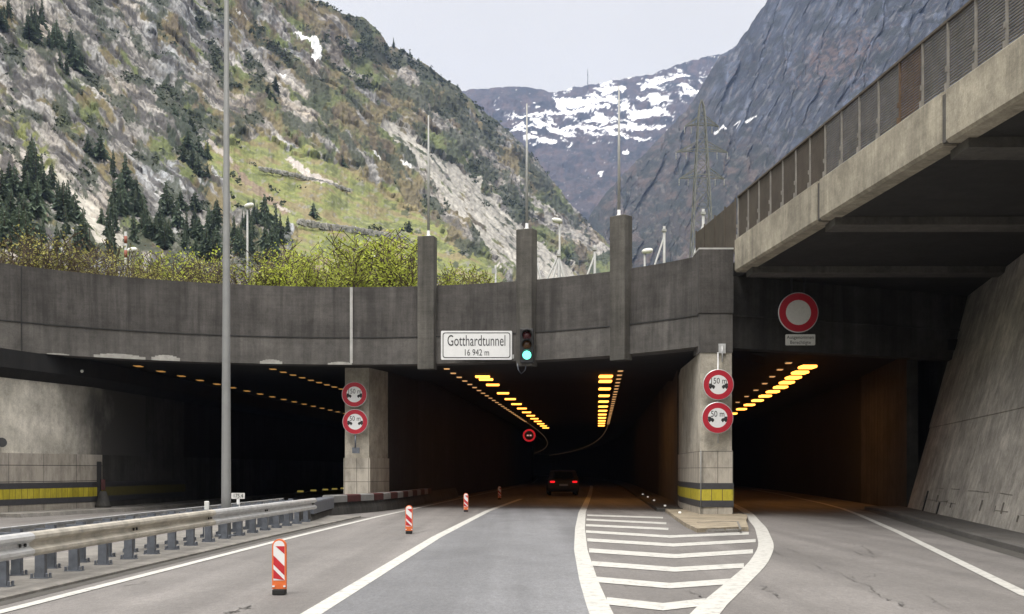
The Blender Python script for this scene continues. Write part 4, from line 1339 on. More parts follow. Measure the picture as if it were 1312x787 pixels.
left = Mountain(
    sky=[(-700, -420), (-300, -330), (0, -170), (150, -110), (250, -70), (330, -38), (380, -10), (405, 2), (425, 8), (437, 18), (445, 21), (464, 23), (478, 35), (489, 46), (497, 58), (515, 66), (543, 83), (559, 95), (574, 106), (591, 117), (609, 134), (623, 146), (637, 156), (653, 170), (683, 202), (712, 238), (732, 265), (758, 291), (782, 316), (830, 350), (900, 372)],
    base=[(-700, 395), (0, 385), (500, 385), (900, 385)],
    Yb=[(-700, 100), (0, 140), (300, 210), (600, 420), (760, 800), (900, 1200)],
    Yc=[(-700, 420), (0, 720), (400, 1100), (600, 1500), (760, 1950), (900, 2050)], p=.85)
right = Mountain(
    sky=[(640, 372), (720, 335), (745, 295), (770, 255), (800, 222), (830, 193), (860, 162), (880, 140), (893, 122), (905, 100), (922, 71), (930, 69), (940, 63), (950, 50), (960, 35), (970, 18), (980, 6), (990, -8), (1040, -70), (1120, -140), (1312, -260), (1700, -330), (2300, -300)],
    base=[(640, 380), (900, 380), (2300, 395)],
    Yb=[(640, 1900), (740, 1700), (900, 1000), (1312, 420), (2300, 160)],
    Yc=[(640, 2500), (740, 2450), (900, 2600), (1050, 2300), (1312, 1700), (2300, 700)], p=.8)
back = Mountain(
    sky=[(540, 130), (590, 117), (612, 114), (640, 112), (665, 111), (685, 113), (700, 117), (712, 119), (735, 112), (760, 108), (790, 103), (815, 98), (835, 95), (860, 86), (880, 79), (900, 74), (925, 70), (960, 50), (1050, 10)],
    base=[(540, 370), (1050, 370)], Yb=[(540, 2500), (1050, 2600)], Yc=[(540, 4600), (750, 5000), (1050, 4600)], p=.9)


def pq(U, V): return (U + V) / 1.414, (U - V) / 1.414


def warp(U, V, a=10, s=38): return U + a * fbm(U / s, V / s, 4), V + a * fbm(U / s + 31, V / s + 7, 4)


def disp_left(U, V):
    p, q = pq(U, V)
    w = 6 * fbm(U / 50, V / 50, 3)
    big = 16 * fbm(U / 120, V / 120, 3)
    rib = 9 * ridged((p + w) / 110, (q + w) / 26, 4)
    step = np.abs(fbm((p + 2 * w) / 60 + 9, (q + w) / 9, 4)) * 6
    fine = 3.0 * fbm(U / 5, V / 5, 4)
    pale = np.maximum(sst(inpoly(*warp(U, V, 5, 22), PALE), .4, .6), sst(inpoly(*warp(U, V, 5, 22), SLAB), .4, .6)) * .8
    mea = sst(inpoly(*warp(U, V, 14), MEADOW) * 1.0, .3, .7)
    g1, i1, x1, y1 = cells((p + w) / 62, (q + .7 * w) / 17); g2, i2, x2, y2 = cells((p + w) / 22 + 7, (q + w) / 7)
    rib = rib * .7 + 4.5 * i1 + 7 * x1 * (i1 - .5) + 8 * y1 * np.sin(i1 * 40) + 1.8 * i2 + 3 * y2 * np.sin(i2 * 50) - 1.5 * (g1 < .1)
    return big * (1 - pale * .7) + (rib + step) * (1 - .8 * mea) * (1 - pale) + fine * (1 - .5 * mea) * (1 - .6 * pale)


MEADOW = [(258, 195), (300, 185), (335, 170), (372, 195), (425, 215), (470, 225), (520, 262), (560, 300), (650, 350), (650, 390), (330, 390), (380, 330), (375, 300), (330, 275), (300, 262), (285, 235)]
PALE = [(492, 152), (512, 162), (548, 196), (585, 212), (612, 238), (655, 275), (700, 318), (735, 352), (700, 372), (660, 350), (622, 318), (590, 280), (556, 245), (535, 218), (505, 190), (488, 175)]
PALE2 = [(640, 205), (660, 232), (700, 270), (745, 312), (778, 330), (760, 334), (716, 300), (680, 265)]
SLAB = [(45, 215), (70, 212), (110, 255), (150, 290), (165, 318), (140, 325), (95, 285), (60, 245)]
GULLY = [(232, 95), (262, 150), (278, 205), (262, 250), (232, 210), (205, 165), (190, 130), (205, 110)]


def cover_left(U, V):
    p, q = pq(U, V)
    uw, vw = warp(U, V, 12, 34)
    w = 9 * fbm(U / 55, V / 55, 3)
    rk = fbm((p + w) / 130, (q + w) / 30, 5, .58) + .35 * fbm((p + w) / 34 + 5, (q + w) / 8, 4, .6)
    patch = fbm(U / 60 + 3, V / 60, 4)
    col = np.zeros(U.shape + (3,)) + np.array((.150, .126, .070))
    col = lerp3(col, (.112, .132, .054), sst(patch, -.25, .2))
    col = lerp3(col, (.110, .090, .062), sst(fbm(U / 30 + 8, V / 30, 4), .12, .5))
    rockiness = np.clip(1.0 - sst(uw, 230, 420), .2, 1)
    thr = .20 - .52 * rockiness
    rock = sst(rk, thr, thr + .13)
    tone = fbm((p + w) / 70 + 21, (q + w) / 10, 4, .55)
    g1, i1, _, _ = cells((p + w) / 62, (q + .7 * w) / 17); g2, i2, _, _ = cells((p + w) / 22 + 7, (q + w) / 7)
    rcol = np.array((.262, .252, .240)) * (1 + .45 * tone[..., None]) * (.80 + .46 * i1[..., None]) * (.86 + .30 * i2[..., None])
    rcol = rcol * (1 + .10 * fbm(U / 90, V / 90, 2)[..., None] * np.array((1.2, 0, -1.5)))
    pale_band = fbm((p + w) / 90 + 51, (q + w) / 14, 4, .55)
    rcol = lerp3(rcol, (.36, .345, .325), sst(pale_band, .18, .34) * .55)  # random paler bands, the rock's own tone
    col = col * (1 - rock[..., None]) + rcol * rock[..., None]
    # fissures in the rock running down the dip, ledges across it
    fis = ridged((p + w) / 110 + 3, (q + .6 * w) / 24, 3, .6)
    col = lerp3(col, (.050, .048, .050), sst(fis, .54, .68) * .85 * np.clip(rockiness + .1, 0, 1))
    fis2 = ridged((p + w) / 40 + 13, (q + .6 * w) / 8, 2)
    col = lerp3(col, (.075, .07, .068), sst(fis2, .66, .84) * .7 * rock)
    col = lerp3(col, (.048, .046, .046), sst(-g1, -.12, -.02) * rock * sst(fbm(U / 25 + 15, V / 25, 3), -.1, .15) * .8)
    col = lerp3(col, (.08, .075, .07), sst(-g2, -.12, -.02) * rock * .45)
    led = ridged((p + w) / 16 + 33, (q + w) / 40 + 5, 2)
    col = lerp3(col, (.085, .08, .062), sst(led, .70, .9) * .55 * rock)
    # dark scrub
    sc = fbm((p) / 45 + 40, (q) / 24 + 12, 5, .62) + .5 * blob(U, V, 560, 120, 130, 40, 40) + .35 * blob(U, V, 640, 230, 120, 50, 45) + .3 * blob(U, V, 420, 130, 60, 60)
    scm = sst(sc, .14, .36)
    col = lerp3(col, (.046, .056, .038), scm * .85)
    gl = sst(inpoly(uw, vw, GULLY), .4, .6) * sst(fbm(U / 14, V / 14, 4), -.25, .1)
    col = lerp3(col, (.036, .046, .032), gl * .95)
    # brown upper belt
    br = blob(U, V, 380, 40, 120, 60, 20)
    col = lerp3(col, (.10, .072, .055), br * sst(fbm(U / 20, V / 20, 4), -.1, .3) * .5)
    # meadow
    me = sst(inpoly(uw, vw, MEADOW), .4, .6)
    mt = fbm((U * .9 + V * .4) / 40, (V - .4 * U) / 12, 5)
    mcol = lerp3(np.zeros(U.shape + (3,)) + np.array((.205, .225, .075)), (.225, .19, .10), sst(mt, -.05, .35))
    mcol = lerp3(mcol, (.135, .155, .06), sst(-mt, .15, .4))
    mcol = lerp3(mcol, (.055, .068, .035), sst(fbm(U / 16 + 70, V / 10, 4), .3, .5) * sst(U, 440, 540))
    mcol = lerp3(mcol, (.24, .23, .21), sst(fbm(U / 9 + 50, V / 6, 3), .42, .55) * .7)
    col = col * (1 - me[..., None] * .92) + mcol * me[..., None] * .92
    # pale bare slabs
    for poly, c3 in ((PALE, (.33, .315, .285)), (PALE2, (.30, .285, .26)), (SLAB, (.37, .35, .31))):
        pm = sst(inpoly(*warp(U, V, 7, 22), poly), .4, .6) * sst(fbm((p) / 28, (q) / 6, 4), -.42, -.2)
        cc = np.array(c3) * (1 + .45 * fbm((p + .5 * w) / 60 + 9, (q + w) / 5, 4)[..., None])
        col = col * (1 - pm[..., None]) + cc * pm[..., None]
    # gravel tracks and snow remnants
    uw2, vw2 = warp(U, V, 3, 9)
    for poly, c3 in (([(366, 203), (372, 203), (400, 227), (432, 240), (428, 243), (398, 235), (378, 218)], (.46, .42, .39)),
                     ([(262, 186), (272, 188), (300, 205), (298, 209), (275, 198)], (.38, .34, .31)),
                     ([(300, 210), (330, 235), (370, 272), (366, 276), (325, 244), (298, 216)], (.22, .17, .125)),
                     ([(355, 262), (372, 270), (374, 276), (356, 267)], (.42, .38, .34)),
                     ([(397, 52), (404, 48), (413, 60), (412, 78), (402, 83), (396, 76), (402, 66)], (.86, .87, .88)),
                     ([(378, 40), (384, 40), (398, 52), (396, 56), (386, 50)], (.8, .8, .82)),
                     ([(474, 203), (486, 206), (487, 209), (475, 206)], (.7, .7, .7)), ([(512, 213), (524, 219), (523, 223), (512, 217)], (.7, .7, .7)),
                     ([(357, 97), (364, 97), (365, 105), (359, 103)], (.7, .7, .7)), ([(300, 14), (310, 18), (320, 25), (312, 23)], (.5, .5, .5))):
        col = lerp3(col, c3, sst(inpoly(uw2, vw2, poly), .4, .6))
    # forest floor low on the left
    ff = sst(np.maximum(blob(U, V, 40, 300, 110, 70), blob(U, V, 240, 320, 150, 60)), .35, .8) * sst(fbm(U / 18 + 4, V / 18, 4), -.25, .1)
    col = lerp3(col, (.045, .055, .032), ff * .75 * (1 - sst(inpoly(uw2, vw2, SLAB), .4, .6)))
    gr_ = blob(U, V, 45, 190, 18, 60, -35)
    col = lerp3(col, (.15, .165, .05), sst(gr_, .3, .8) * sst(fbm(U / 9, V / 9, 3), -.2, .2) * .9)
    return col


def disp_right(U, V):
    p, q = (U - .55 * V) / 1.14, (V + .55 * U) / 1.14
    w = 8 * fbm(U / 60, V / 60, 3)
    g1, i1, x1, y1 = cells((V + w) / 60, (U + .45 * V + w) / 20); g2, i2, x2, y2 = cells((V + w) / 20 + 9, (U + .5 * V) / 8)
    return 8 * i1 + 16 * y1 * np.sin(i1 * 40) + 10 * x1 * np.sin(i1 * 70) + 4 * i2 + 6 * y2 * np.sin(i2 * 50) + 16 * fbm(U / 100, V / 100, 3) + 6 * ridged((V + w) / 60, (U + .3 * V + w) / 20, 4) + 4 * np.abs(fbm((p + w) / 8, (q) / 30, 4)) + 2.5 * fbm(U / 5, V / 5, 4)


def cover_right(U, V):
    w = 8 * fbm(U / 40, V / 40, 3)
    n1 = fbm((V + w) / 40, (U + .35 * V + w) / 12, 5, .62)
    n2 = fbm(U / 35 + 20, V / 35, 5)
    high = sst(-V + .35 * (U - 900), -215, -120) * sst(U, 880, 930)
    rcol = np.array((.054, .064, .090)) * (1 + .95 * n1[..., None])
    g1, i1, _, _ = cells((V + w) / 60, (U + .45 * V + w) / 20); g2, i2, _, _ = cells((V + w) / 20 + 9, (U + .5 * V) / 8)
    rcol = rcol * (.65 + .6 * i1[..., None]) * (.8 + .4 * i2[..., None])
    rcol = lerp3(rcol, (.025, .028, .036), sst(-g1, -.14, -.03) * .8); rcol = lerp3(rcol, (.03, .033, .04), sst(-g2, -.12, -.02) * .55)
    fis = ridged((V + w) / 46 + 3, (U + .45 * V + w) / 15, 3); fis2 = ridged((V + w) / 16 + 13, (U + .5 * V + w) / 6, 2)
    rcol = lerp3(rcol, (.026, .029, .036), sst(fis, .5, .8) * .75); rcol = lerp3(rcol, (.03, .033, .04), sst(fis2, .6, .85) * .6)
    rcol = lerp3(rcol, (.135, .135, .145), sst(fbm((V - .3 * U) / 24 + 70, (U + .5 * V) / 5, 4), .2, .5) * .6)
    low = np.zeros(U.shape + (3,)) + np.array((.042, .040, .040))
    low = lerp3(low, (.085, .062, .052), sst(n2, .0, .4) * .8)
    low = lerp3(low, (.022, .028, .026), sst(fbm(U / 22 + 60, V / 16, 5), .05, .3) * .85)
    low = lerp3(low, (.13, .12, .11), sst(fbm((U + V) / 22 + 6, (U - V) / 6 + 2, 4), .34, .55) * .7)
    rk = np.clip(high * 1.2 + .3 * n2, 0, 1)
    col = low * (1 - rk[..., None]) + rcol * rk[..., None]
    pk = blob(U, V, 1065, 85, 60, 38, -20)
    col = lerp3(col, (.125, .085, .075), sst(pk + 1.3 * fbm((U + V) / 9, (U - V) / 5, 5), .5, 1.2) * .65)
    col = lerp3(col, (.024, .029, .029), sst(fbm(U / 22 + 90, V / 12 + 4, 5), .2, .36) * .75)
    uw2, vw2 = warp(U, V, 3, 8)
    for poly in ([(913, 168), (930, 165), (931, 169), (918, 172)], [(952, 156), (964, 152), (965, 155), (955, 159)], [(938, 164), (943, 163), (942, 167)]):
        col = lerp3(col, (.8, .8, .82), sst(inpoly(uw2, vw2, poly), .4, .6))
    return col


def disp_back(U, V):
    return 10 * fbm(U / 70, V / 40, 4) + 6 * ridged((U + .4 * V) / 50, V / 18, 4) + 1.6 * fbm(U / 4, V / 4, 3)


def cover_back(U, V):
    w = 6 * fbm(U / 30, V / 20, 3)
    n2 = fbm(U / 30, V / 16, 5)
    col = np.zeros(U.shape + (3,)) + np.array((.050, .043, .046))
    col = lerp3(col, (.018, .021, .024), sst(n2, -.05, .25) * .85)
    col = lerp3(col, (.08, .058, .054), sst(fbm(U / 18 + 44, V / 12, 4), .1, .4) * .7)
    # snow lies in flat bands, mostly right of the dark knoll and above the tree line
    s1 = fbm((U + .2 * V + w) / 34 + 2, (V - .16 * U + w) / 8.5, 5, .6)
    belt = blob(U, V, 760, 148, 130, 55, -10) * 1.2 + .55 * blob(U, V, 880, 100, 70, 40, -15) + .35 * blob(U, V, 620, 140, 40, 40)
    belt = belt - .9 * blob(U, V, 655, 128, 45, 22) - 1.1 * sst(V, 172, 205)
    sn = sst(s1 + .50 * np.clip(belt, -1, 1) + .36 * fbm(U / 5, V / 2.2, 3), .70, .88)
    uw2, vw2 = warp(U, V, 3, 8)
    for poly in ([(660, 150), (700, 146), (740, 142), (780, 134), (781, 137), (742, 146), (700, 150), (661, 153)], [(676, 156), (720, 163), (770, 164), (820, 163), (850, 164), (850, 166), (770, 168), (718, 167), (676, 160)],
                 [(773, 112), (800, 113), (803, 118), (776, 119)], [(797, 194), (806, 190), (805, 197)], [(820, 110), (850, 100), (880, 94), (884, 98), (852, 106), (824, 114)], [(872, 121), (896, 118), (892, 126), (878, 125)],
                 [(768, 221), (772, 221), (770, 227), (766, 226)], [(708, 127), (770, 128), (765, 136), (714, 140)], [(804, 146), (845, 138), (842, 152), (810, 154)], [(668, 176), (715, 182), (710, 186), (672, 181)]):
        sn = np.maximum(sn, sst(inpoly(uw2, vw2, poly) + .5 * fbm(U / 4, V / 2, 3), .35, .65))
    col = lerp3(col, (.86, .87, .89), sn)
    return col


jl = lambda u: (3.0 * fbm(u / 14, u * 0 + 3, 4) + 1.6 * np.abs(fbm(u / 4, u * 0 + 8, 2))) * (1 - sst(np.abs(u), 2000, 2100)) - 1
us_l = list(np.arange(-700, -260, 12)) + list(np.arange(-260, -20, 3)) + list(np.arange(-20, 810, 1.05)) + list(np.arange(812, 900, 5))
left.build('mountain', us_l, 430, disp_left, cover_left, M['terr_left'], jl)
us_r = list(np.arange(640, 720, 4)) + list(np.arange(720, 1320, 1.1)) + list(np.arange(1324, 2300, 14))
right.build('mountain', us_r, 420, disp_right, cover_right, M['terr_far'], lambda u: 2.5 * fbm(u / 9, u * 0 + 4, 4))
us_b = list(np.arange(540, 960, 1.25)) + list(np.arange(962, 1050, 6))
back.build('mountain', us_b, 240, disp_back, cover_back, M['terr_far'], lambda u: 2.0 * fbm(u / 10, u * 0 + 14, 4))

# ground shelf above the tunnels, running back to the foot of the mountains
m = MB(); vs = []; fs = []
ysx = [44.5, 50, 56, 62, 80, 110, 160, 230, 330, 500, 750, 1100, 1700, 2600]
n = 41
for y in ysx:
    for i in range(n):
        x = (i / (n - 1) - .45) * max(60, y * 1.7) if y > 50 else -23 + 46 * i / (n - 1)
        z = 8.0 if y <= 62 else 8.0 + (y - 62) * .118 + (math.sin(x * .13 + y * .07) + math.sin(x * .05 - y * .11)) * .25
        if y < 50:
            xx = max(-19, min(5.5, x)); z = 7.95
            y2 = arc_at_x(xx) + .95
            if x > 5.5: y2 = 43
            vs.append((x, y2, z)); continue
        vs.append((x, y, z))
for j in range(len(ysx) - 1):
    for i in range(n - 1): fs.append((j * n + i, j * n + i + 1, j * n + n + i + 1, j * n + n + i))
m.add(vs, fs, True); structure('hill', m, M['grassy'])

# unseen hills added behind and beside the viewpoint to block low sky light
nr, na = 14, 60
vs = []; cl = []
for j in range(nr):
    for i in range(na):
        a = R(40) + (R(320) - R(40)) * i / (na - 1)        # measured from straight ahead, clockwise
        rr_ = 130 + 870 * (j / (nr - 1))
        h = -.5 + 430 * (j / (nr - 1)) ** 1.15 * (.75 + .35 * math.sin(i * .5) * math.sin(i * .23 + 1)) + rng.normal(0, 9) * (j > 0)
        back_open = .35 + .65 * min(1, abs(a - math.pi) / .6)
        vs.append((rr_ * math.sin(a), rr_ * math.cos(a), h * back_open if j else -.5))
fs = [(j * na + i, j * na + i + 1, j * na + na + i + 1, j * na + na + i) for j in range(nr - 1) for i in range(na - 1)]
m = MB(); m.add(vs, fs, True); structure('sky_blocker_hill', m, M['grassy'])

# far mast on the ridge
c = P(753, 112, 4950)
s = empty('mast', c, 'tiny thin mast on the snowy far ridge', 'mast')
m = MB(); m.tube([(c[0], c[1], c[2] - 8), (c[0], c[1], c[2] + 78)], [2.2, 1.2], 6); obj('shaft', m, M['pylon'], s)
m = MB(); m.lathe((c[0], c[1], c[2] + 50), (0, 0, 1), [(2.5, 0), (2.5, 6)], 8); obj('platform', m, M['pylon'], s)

# dry stone avalanche walls on the meadow
def stone_wall(pts, h, label):
    q = []
    for (a, b) in zip(pts[:-1], pts[1:]):
        for i in range(10):
            t = i / 10; q.append(left.point(a[0] + (b[0] - a[0]) * t, a[1] + (b[1] - a[1]) * t))
    m = MB()
    for (a, b) in zip(q[:-1], q[1:]):
        L = math.hypot(b[0] - a[0], b[1] - a[1]); nb = max(2, int(L / 1.6))
        for i in range(nb):
            t = (i + .5) / nb
            for lay in (0, 1):
                hh = h * random.uniform(.35, .6)
                m.box((a[0] + (b[0] - a[0]) * t + random.gauss(0, .2), a[1] + (b[1] - a[1]) * t - 6 + random.gauss(0, .4), a[2] + (b[2] - a[2]) * t + h * (.1 + .42 * lay) + random.gauss(0, h * .06)),
                      (L / nb * random.uniform(.75, 1.15), random.uniform(1.0, 1.8), hh), random.gauss(math.atan2(b[1] - a[1], b[0] - a[0]), .25), .12)
    obj('stone_wall', m, M['stone'], label=label, cat='stone wall', group='dry stone walls on the meadow', origin=q[0])


stone_wall([(335, 222), (380, 230), (420, 240), (455, 250)], 2.4, 'upper dry stone wall across the green meadow')
stone_wall([(385, 291), (420, 297), (460, 301), (525, 312)], 3.2, 'lower dry stone wall along the foot of the meadow')


# ------------------------------------------------------------------ trees
def spruce_mesh(seed, slim=1.0):
    r = random.Random(seed)
    m = MB(); H = 1.0
    lv = 17
    for i in range(lv):
        z = .10 + .88 * i / lv
        R0 = .29 * slim * (1 - z) ** .75 * r.uniform(.6, 1.25) + .012
        nb = max(4, int(11 * (1 - z * .6)))
        for k in range(nb):
            a = 2 * math.pi * (k + r.random() * .7) / nb
            L = R0 * r.uniform(.45, 1.3); ca, sa = math.cos(a), math.sin(a)
            wd = L * r.uniform(.35, .55)
            z0 = z + r.uniform(-.01, .015)
            p0 = (0, 0, z0 + .02); p1 = (ca * L * .55 - sa * wd * .5, sa * L * .55 + ca * wd * .5, z0 - .005)
            p2 = (ca * L, sa * L, z0 - L * r.uniform(.25, .5)); p3 = (ca * L * .55 + sa * wd * .5, sa * L * .55 - ca * wd * .5, z0 - .01)
            m.add([p0, p1, p2, p3], [(0, 1, 2), (0, 2, 3)])
            m.add([(ca * L * .25, sa * L * .25, z0 + .015), (ca * L * .75, sa * L * .75, z0 - .01), (ca * L * .6, sa * L * .6, z0 - .06), (ca * L * .25, sa * L * .25, z0 - .05)], [(0, 1, 2, 3)])
    m.add([(.012, 0, .95), (-.006, .01, .95), (-.006, -.01, .95), (0, 0, 1.02)], [(0, 1, 3), (1, 2, 3), (2, 0, 3)])
    crown = m.mesh('crown', M['spruce'])
    t = MB(); t.tube([(0, 0, -.06), (0, 0, .3), (0, 0, .92)], [.018, .014, .004], 6)
    return crown, t.mesh('trunk', M['bark'])


protos = [spruce_mesh(s, w) for s, w in ((1, 1.0), (2, .75), (3, 1.25), (4, .9), (5, 1.1), (6, .65))]
SG = 'dark spruces on the left mountainside'


def spruce(u, v, hpx, label, tall=1.0):
    p = left.point(u, v); hgt = .88 * hpx * p[1] / F
    r = empty('spruce_tree', p, label, 'tree', SG)
    cr, tk = random.choice(protos); tilt = (random.gauss(0, .035), random.gauss(0, .035)); spin = random.uniform(0, 6.28); w_ = random.uniform(.8, 1.35)
    for nm, me in (('crown', cr), ('trunk', tk)):
        o = bpy.data.objects.new(nm, me); COL.objects.link(o); o.parent = r
        o.scale = (hgt * w_, hgt * w_, hgt); o.rotation_euler = (tilt[0], tilt[1], spin)
    r.location = (p[0], p[1] - 5, p[2] - 1.0)


rs = random.Random(21)
for (n, poly, h0, h1, lab) in (
        (46, [(-5, 250), (40, 225), (75, 240), (115, 300), (120, 335), (-5, 335)], 48, 75, 'dark spruce in the grove above the far left end of the wall'),
        (24, [(125, 262), (160, 232), (200, 280), (215, 335), (150, 335)], 38, 55, 'dark spruce on the slope behind the red tipped pole'),
        (28, [(205, 290), (262, 245), (286, 290), (286, 335), (215, 335)], 36, 50, 'dark spruce in the stand left of the tall lamp post'),
        (28, [(292, 280), (345, 285), (366, 305), (370, 345), (294, 345)], 34, 50, 'dark spruce in the stand right of the tall lamp post'),
        (5, [(5, 25), (22, 25), (22, 45), (5, 45)], 30, 42, 'dark spruce high in the top left corner of the slope'),
        (9, [(33, 40), (58, 40), (64, 66), (40, 60)], 38, 56, 'dark spruce in the high clump on the upper left slope'),
        (16, [(60, 72), (84, 58), (112, 108), (92, 112)], 34, 52, 'dark spruce in the diagonal file on the upper left slope'),
        (14, [(205, 140), (240, 150), (270, 200), (272, 240), (240, 215)], 22, 38, 'dark spruce in the gully left of the tall lamp post'),
        (5, [(338, 120), (358, 118), (360, 142), (342, 140)], 18, 27, 'small dark spruce on the ledge high above the meadow'),
        (4, [(375, 318), (392, 318), (398, 345), (380, 345)], 18, 28, 'small spruce at the bottom edge of the meadow')):
    k = 0
    arr = np.array(poly); tries = 0
    while k < n and tries < 5000:
        tries += 1
        u = rs.uniform(arr[:, 0].min(), arr[:, 0].max()); v = rs.uniform(arr[:, 1].min(), arr[:, 1].max())
        if inpoly(np.array([u]), np.array([v]), poly)[0] > .5:
            spruce(u, v, h0 * .62 + (h1 - h0 * .62) * rs.random() ** .8, lab); k += 1
for (u, v, h, lab) in ((404, 280, 24, 'lone spruce standing on the open green meadow'), (440, 216, 20, 'small spruce at the upper right rim of the meadow'), (372, 298, 26, 'spruce pair member at the left rim of the meadow, just above the wall of stones'),
                       (150, 230, 44, 'tall spruce standing apart on the pale rock slope'), (134, 205, 40, 'slim spruce on the rock ledge above the red tipped pole'), (118, 200, 34, 'spruce on the rock left of the slim ledge spruce'),
                       (525, 300, 20, 'small spruce on the slope above the left pilaster'), (218, 268, 42, 'spruce by the rock foot beside the stand left of the lamp post'),
                       (526, 73, 9, 'tiny spruce second on the skyline ridge'), (505, 62, 15, 'tiny pointed spruce highest on the skyline ridge'), (537, 81, 8, 'tiny spruce third on the skyline ridge'), (586, 116, 9, 'tiny spruce lowest on the skyline ridge'), (603, 190, 14, 'small spruce on the slope above the middle of the pale slab'), (588, 178, 12, 'small spruce above the top of the pale slab')):
    spruce(u, v, h, lab)

# low dark scrub over the left mountainside: one mass
m = MB(); rs = random.Random(5)
cu = np.array([rs.uniform(-10, 770) for _ in range(16000)]); cv = np.array([rs.uniform(-20, 360) for _ in range(16000)])
ok = (cv > left.sky(cu) + 1)
cu, cv = cu[ok], cv[ok]
p_, q_ = pq(cu, cv)
dens = fbm(p_ / 45 + 40, q_ / 24 + 12, 5, .62) + .5 * blob(cu, cv, 560, 120, 130, 40, 40) + .35 * blob(cu, cv, 640, 230, 120, 50, 45) + .3 * blob(cu, cv, 420, 130, 60, 60)
gu = inpoly(cu, cv, GULLY) + sst(cu, 430, 540) * .12
skyb = sst(left.sky(cu) + 10 - cv, 0, 6) * .5
pal = inpoly(cu, cv, PALE) + inpoly(cu, cv, SLAB) + inpoly(cu, cv, PALE2) + inpoly(cu, cv, MEADOW) * .45
keep = (dens + .35 * gu + skyb - pal * .6) > .3
for u, v in zip(cu[keep], cv[keep]):
    p = left.point(u, v); k = p[1] / F
    s = rs.uniform(1.2, 3.4)
    for j in range(7):
        c = Vector((p[0] + rs.gauss(0, s * .8) * k, p[1] - 4 + rs.gauss(0, s * .8) * k, p[2] + abs(rs.gauss(0, s * .6)) * k))
        a = Vector((rs.gauss(0, 1), rs.gauss(0, 1), rs.gauss(0, .6))).normalized() * (s * .75 * k)
        b = a.cross(Vector((rs.gauss(0, 1), rs.gauss(0, 1), rs.gauss(0, 1)))).normalized() * (s * .6 * k)
        m.add([c - a - b * .3, c - a * .2 - b, c + a, c + b], [(0, 1, 2, 3)])
sc_ = obj('scrub', m, M['scrub'], kind='stuff'); tag(sc_, 'low dark scrub scattered over the left mountainside', 'scrub')


# spring saplings and bushes just behind the wall
def sapling_mesh(seed, nstem, nleaf, spread, leaf, twig):
    r = random.Random(seed); st = MB(); lf = MB()
    for s in range(nstem):
        a = r.uniform(0, 6.28); lean = r.uniform(.05, .30) * spread
        hgt = r.uniform(.65, 1.0)
        pts = [Vector((.03 * math.cos(a), .03 * math.sin(a), 0))]
        for k in range(1, 6):
            t = k / 5
            pts.append(Vector((math.cos(a) * lean * t + r.gauss(0, .015), math.sin(a) * lean * t + r.gauss(0, .015), hgt * t)))
        st.tube(pts, [.011 * (1 - .8 * k / 5) for k in range(6)], 5)
        for b in range(16):
            t = r.uniform(.25, 1.0); i = min(4, int(t * 5)); base = pts[i].lerp(pts[i + 1], t * 5 - i)
            d = Vector((r.gauss(0, 1), r.gauss(0, 1), r.uniform(.2, 1.4))).normalized() * r.uniform(.08, .24) * spread
            st.beam(base, base + d, .005)
            for q in range(nleaf):
                c = base + d * r.uniform(.1, 1.1) + Vector((r.gauss(0, .028), r.gauss(0, .028), r.gauss(0, .028)))
                sz = leaf * r.uniform(.6, 1.3)
                u_ = Vector((r.gauss(0, 1), r.gauss(0, 1), r.gauss(0, 1))).normalized() * sz
                w_ = u_.cross(Vector((r.gauss(0, 1), r.gauss(0, 1), r.gauss(0, 1)))).normalized() * sz * .6
                lf.add([c - u_, c - w_, c + u_, c + w_], [(0, 1, 2, 3)])
    return st, lf


kinds = {}
for nm, mat, args in (('fresh', 'leaf_fresh', [(31, 8, 9, 1.0, .016, 1), (32, 7, 9, 1.15, .016, 1), (33, 9, 8, .9, .016, 1)]),
                      ('olive', 'leaf_olive', [(41, 8, 5, 1.0, .014, 1), (42, 7, 6, 1.2, .014, 1)]),
                      ('brown', 'leaf_brown', [(51, 10, 3, 1.0, .011, 1), (52, 9, 3, 1.1, .011, 1)])):
    kinds[nm] = []
    for a in args:
        st, lf = sapling_mesh(*a)
        kinds[nm].append((st.mesh('stems', M['bark']), lf.mesh('crown', M[mat])))


def sapling(kind, u, vtop, Y, label, group):
    z0 = hill_z(0, Y) - .1
    c = P(u, vtop, Y); h = max(1.2, c[2] - z0)
    r = empty('young_tree', (c[0], Y, z0), label, 'young tree', group)
    st, lf = random.choice(kinds[kind]); a = random.uniform(0, 6.28); w = random.uniform(.85, 1.2) * min(1.0, 5.0 / h) if h > 5 else random.uniform(.9, 1.2)
    for nm, me in (('stems', st), ('crown', lf)):
        o = bpy.data.objects.new(nm, me); COL.objects.link(o); o.parent = r; o.scale = (h * w, h * w, h); o.rotation_euler = (0, 0, a)


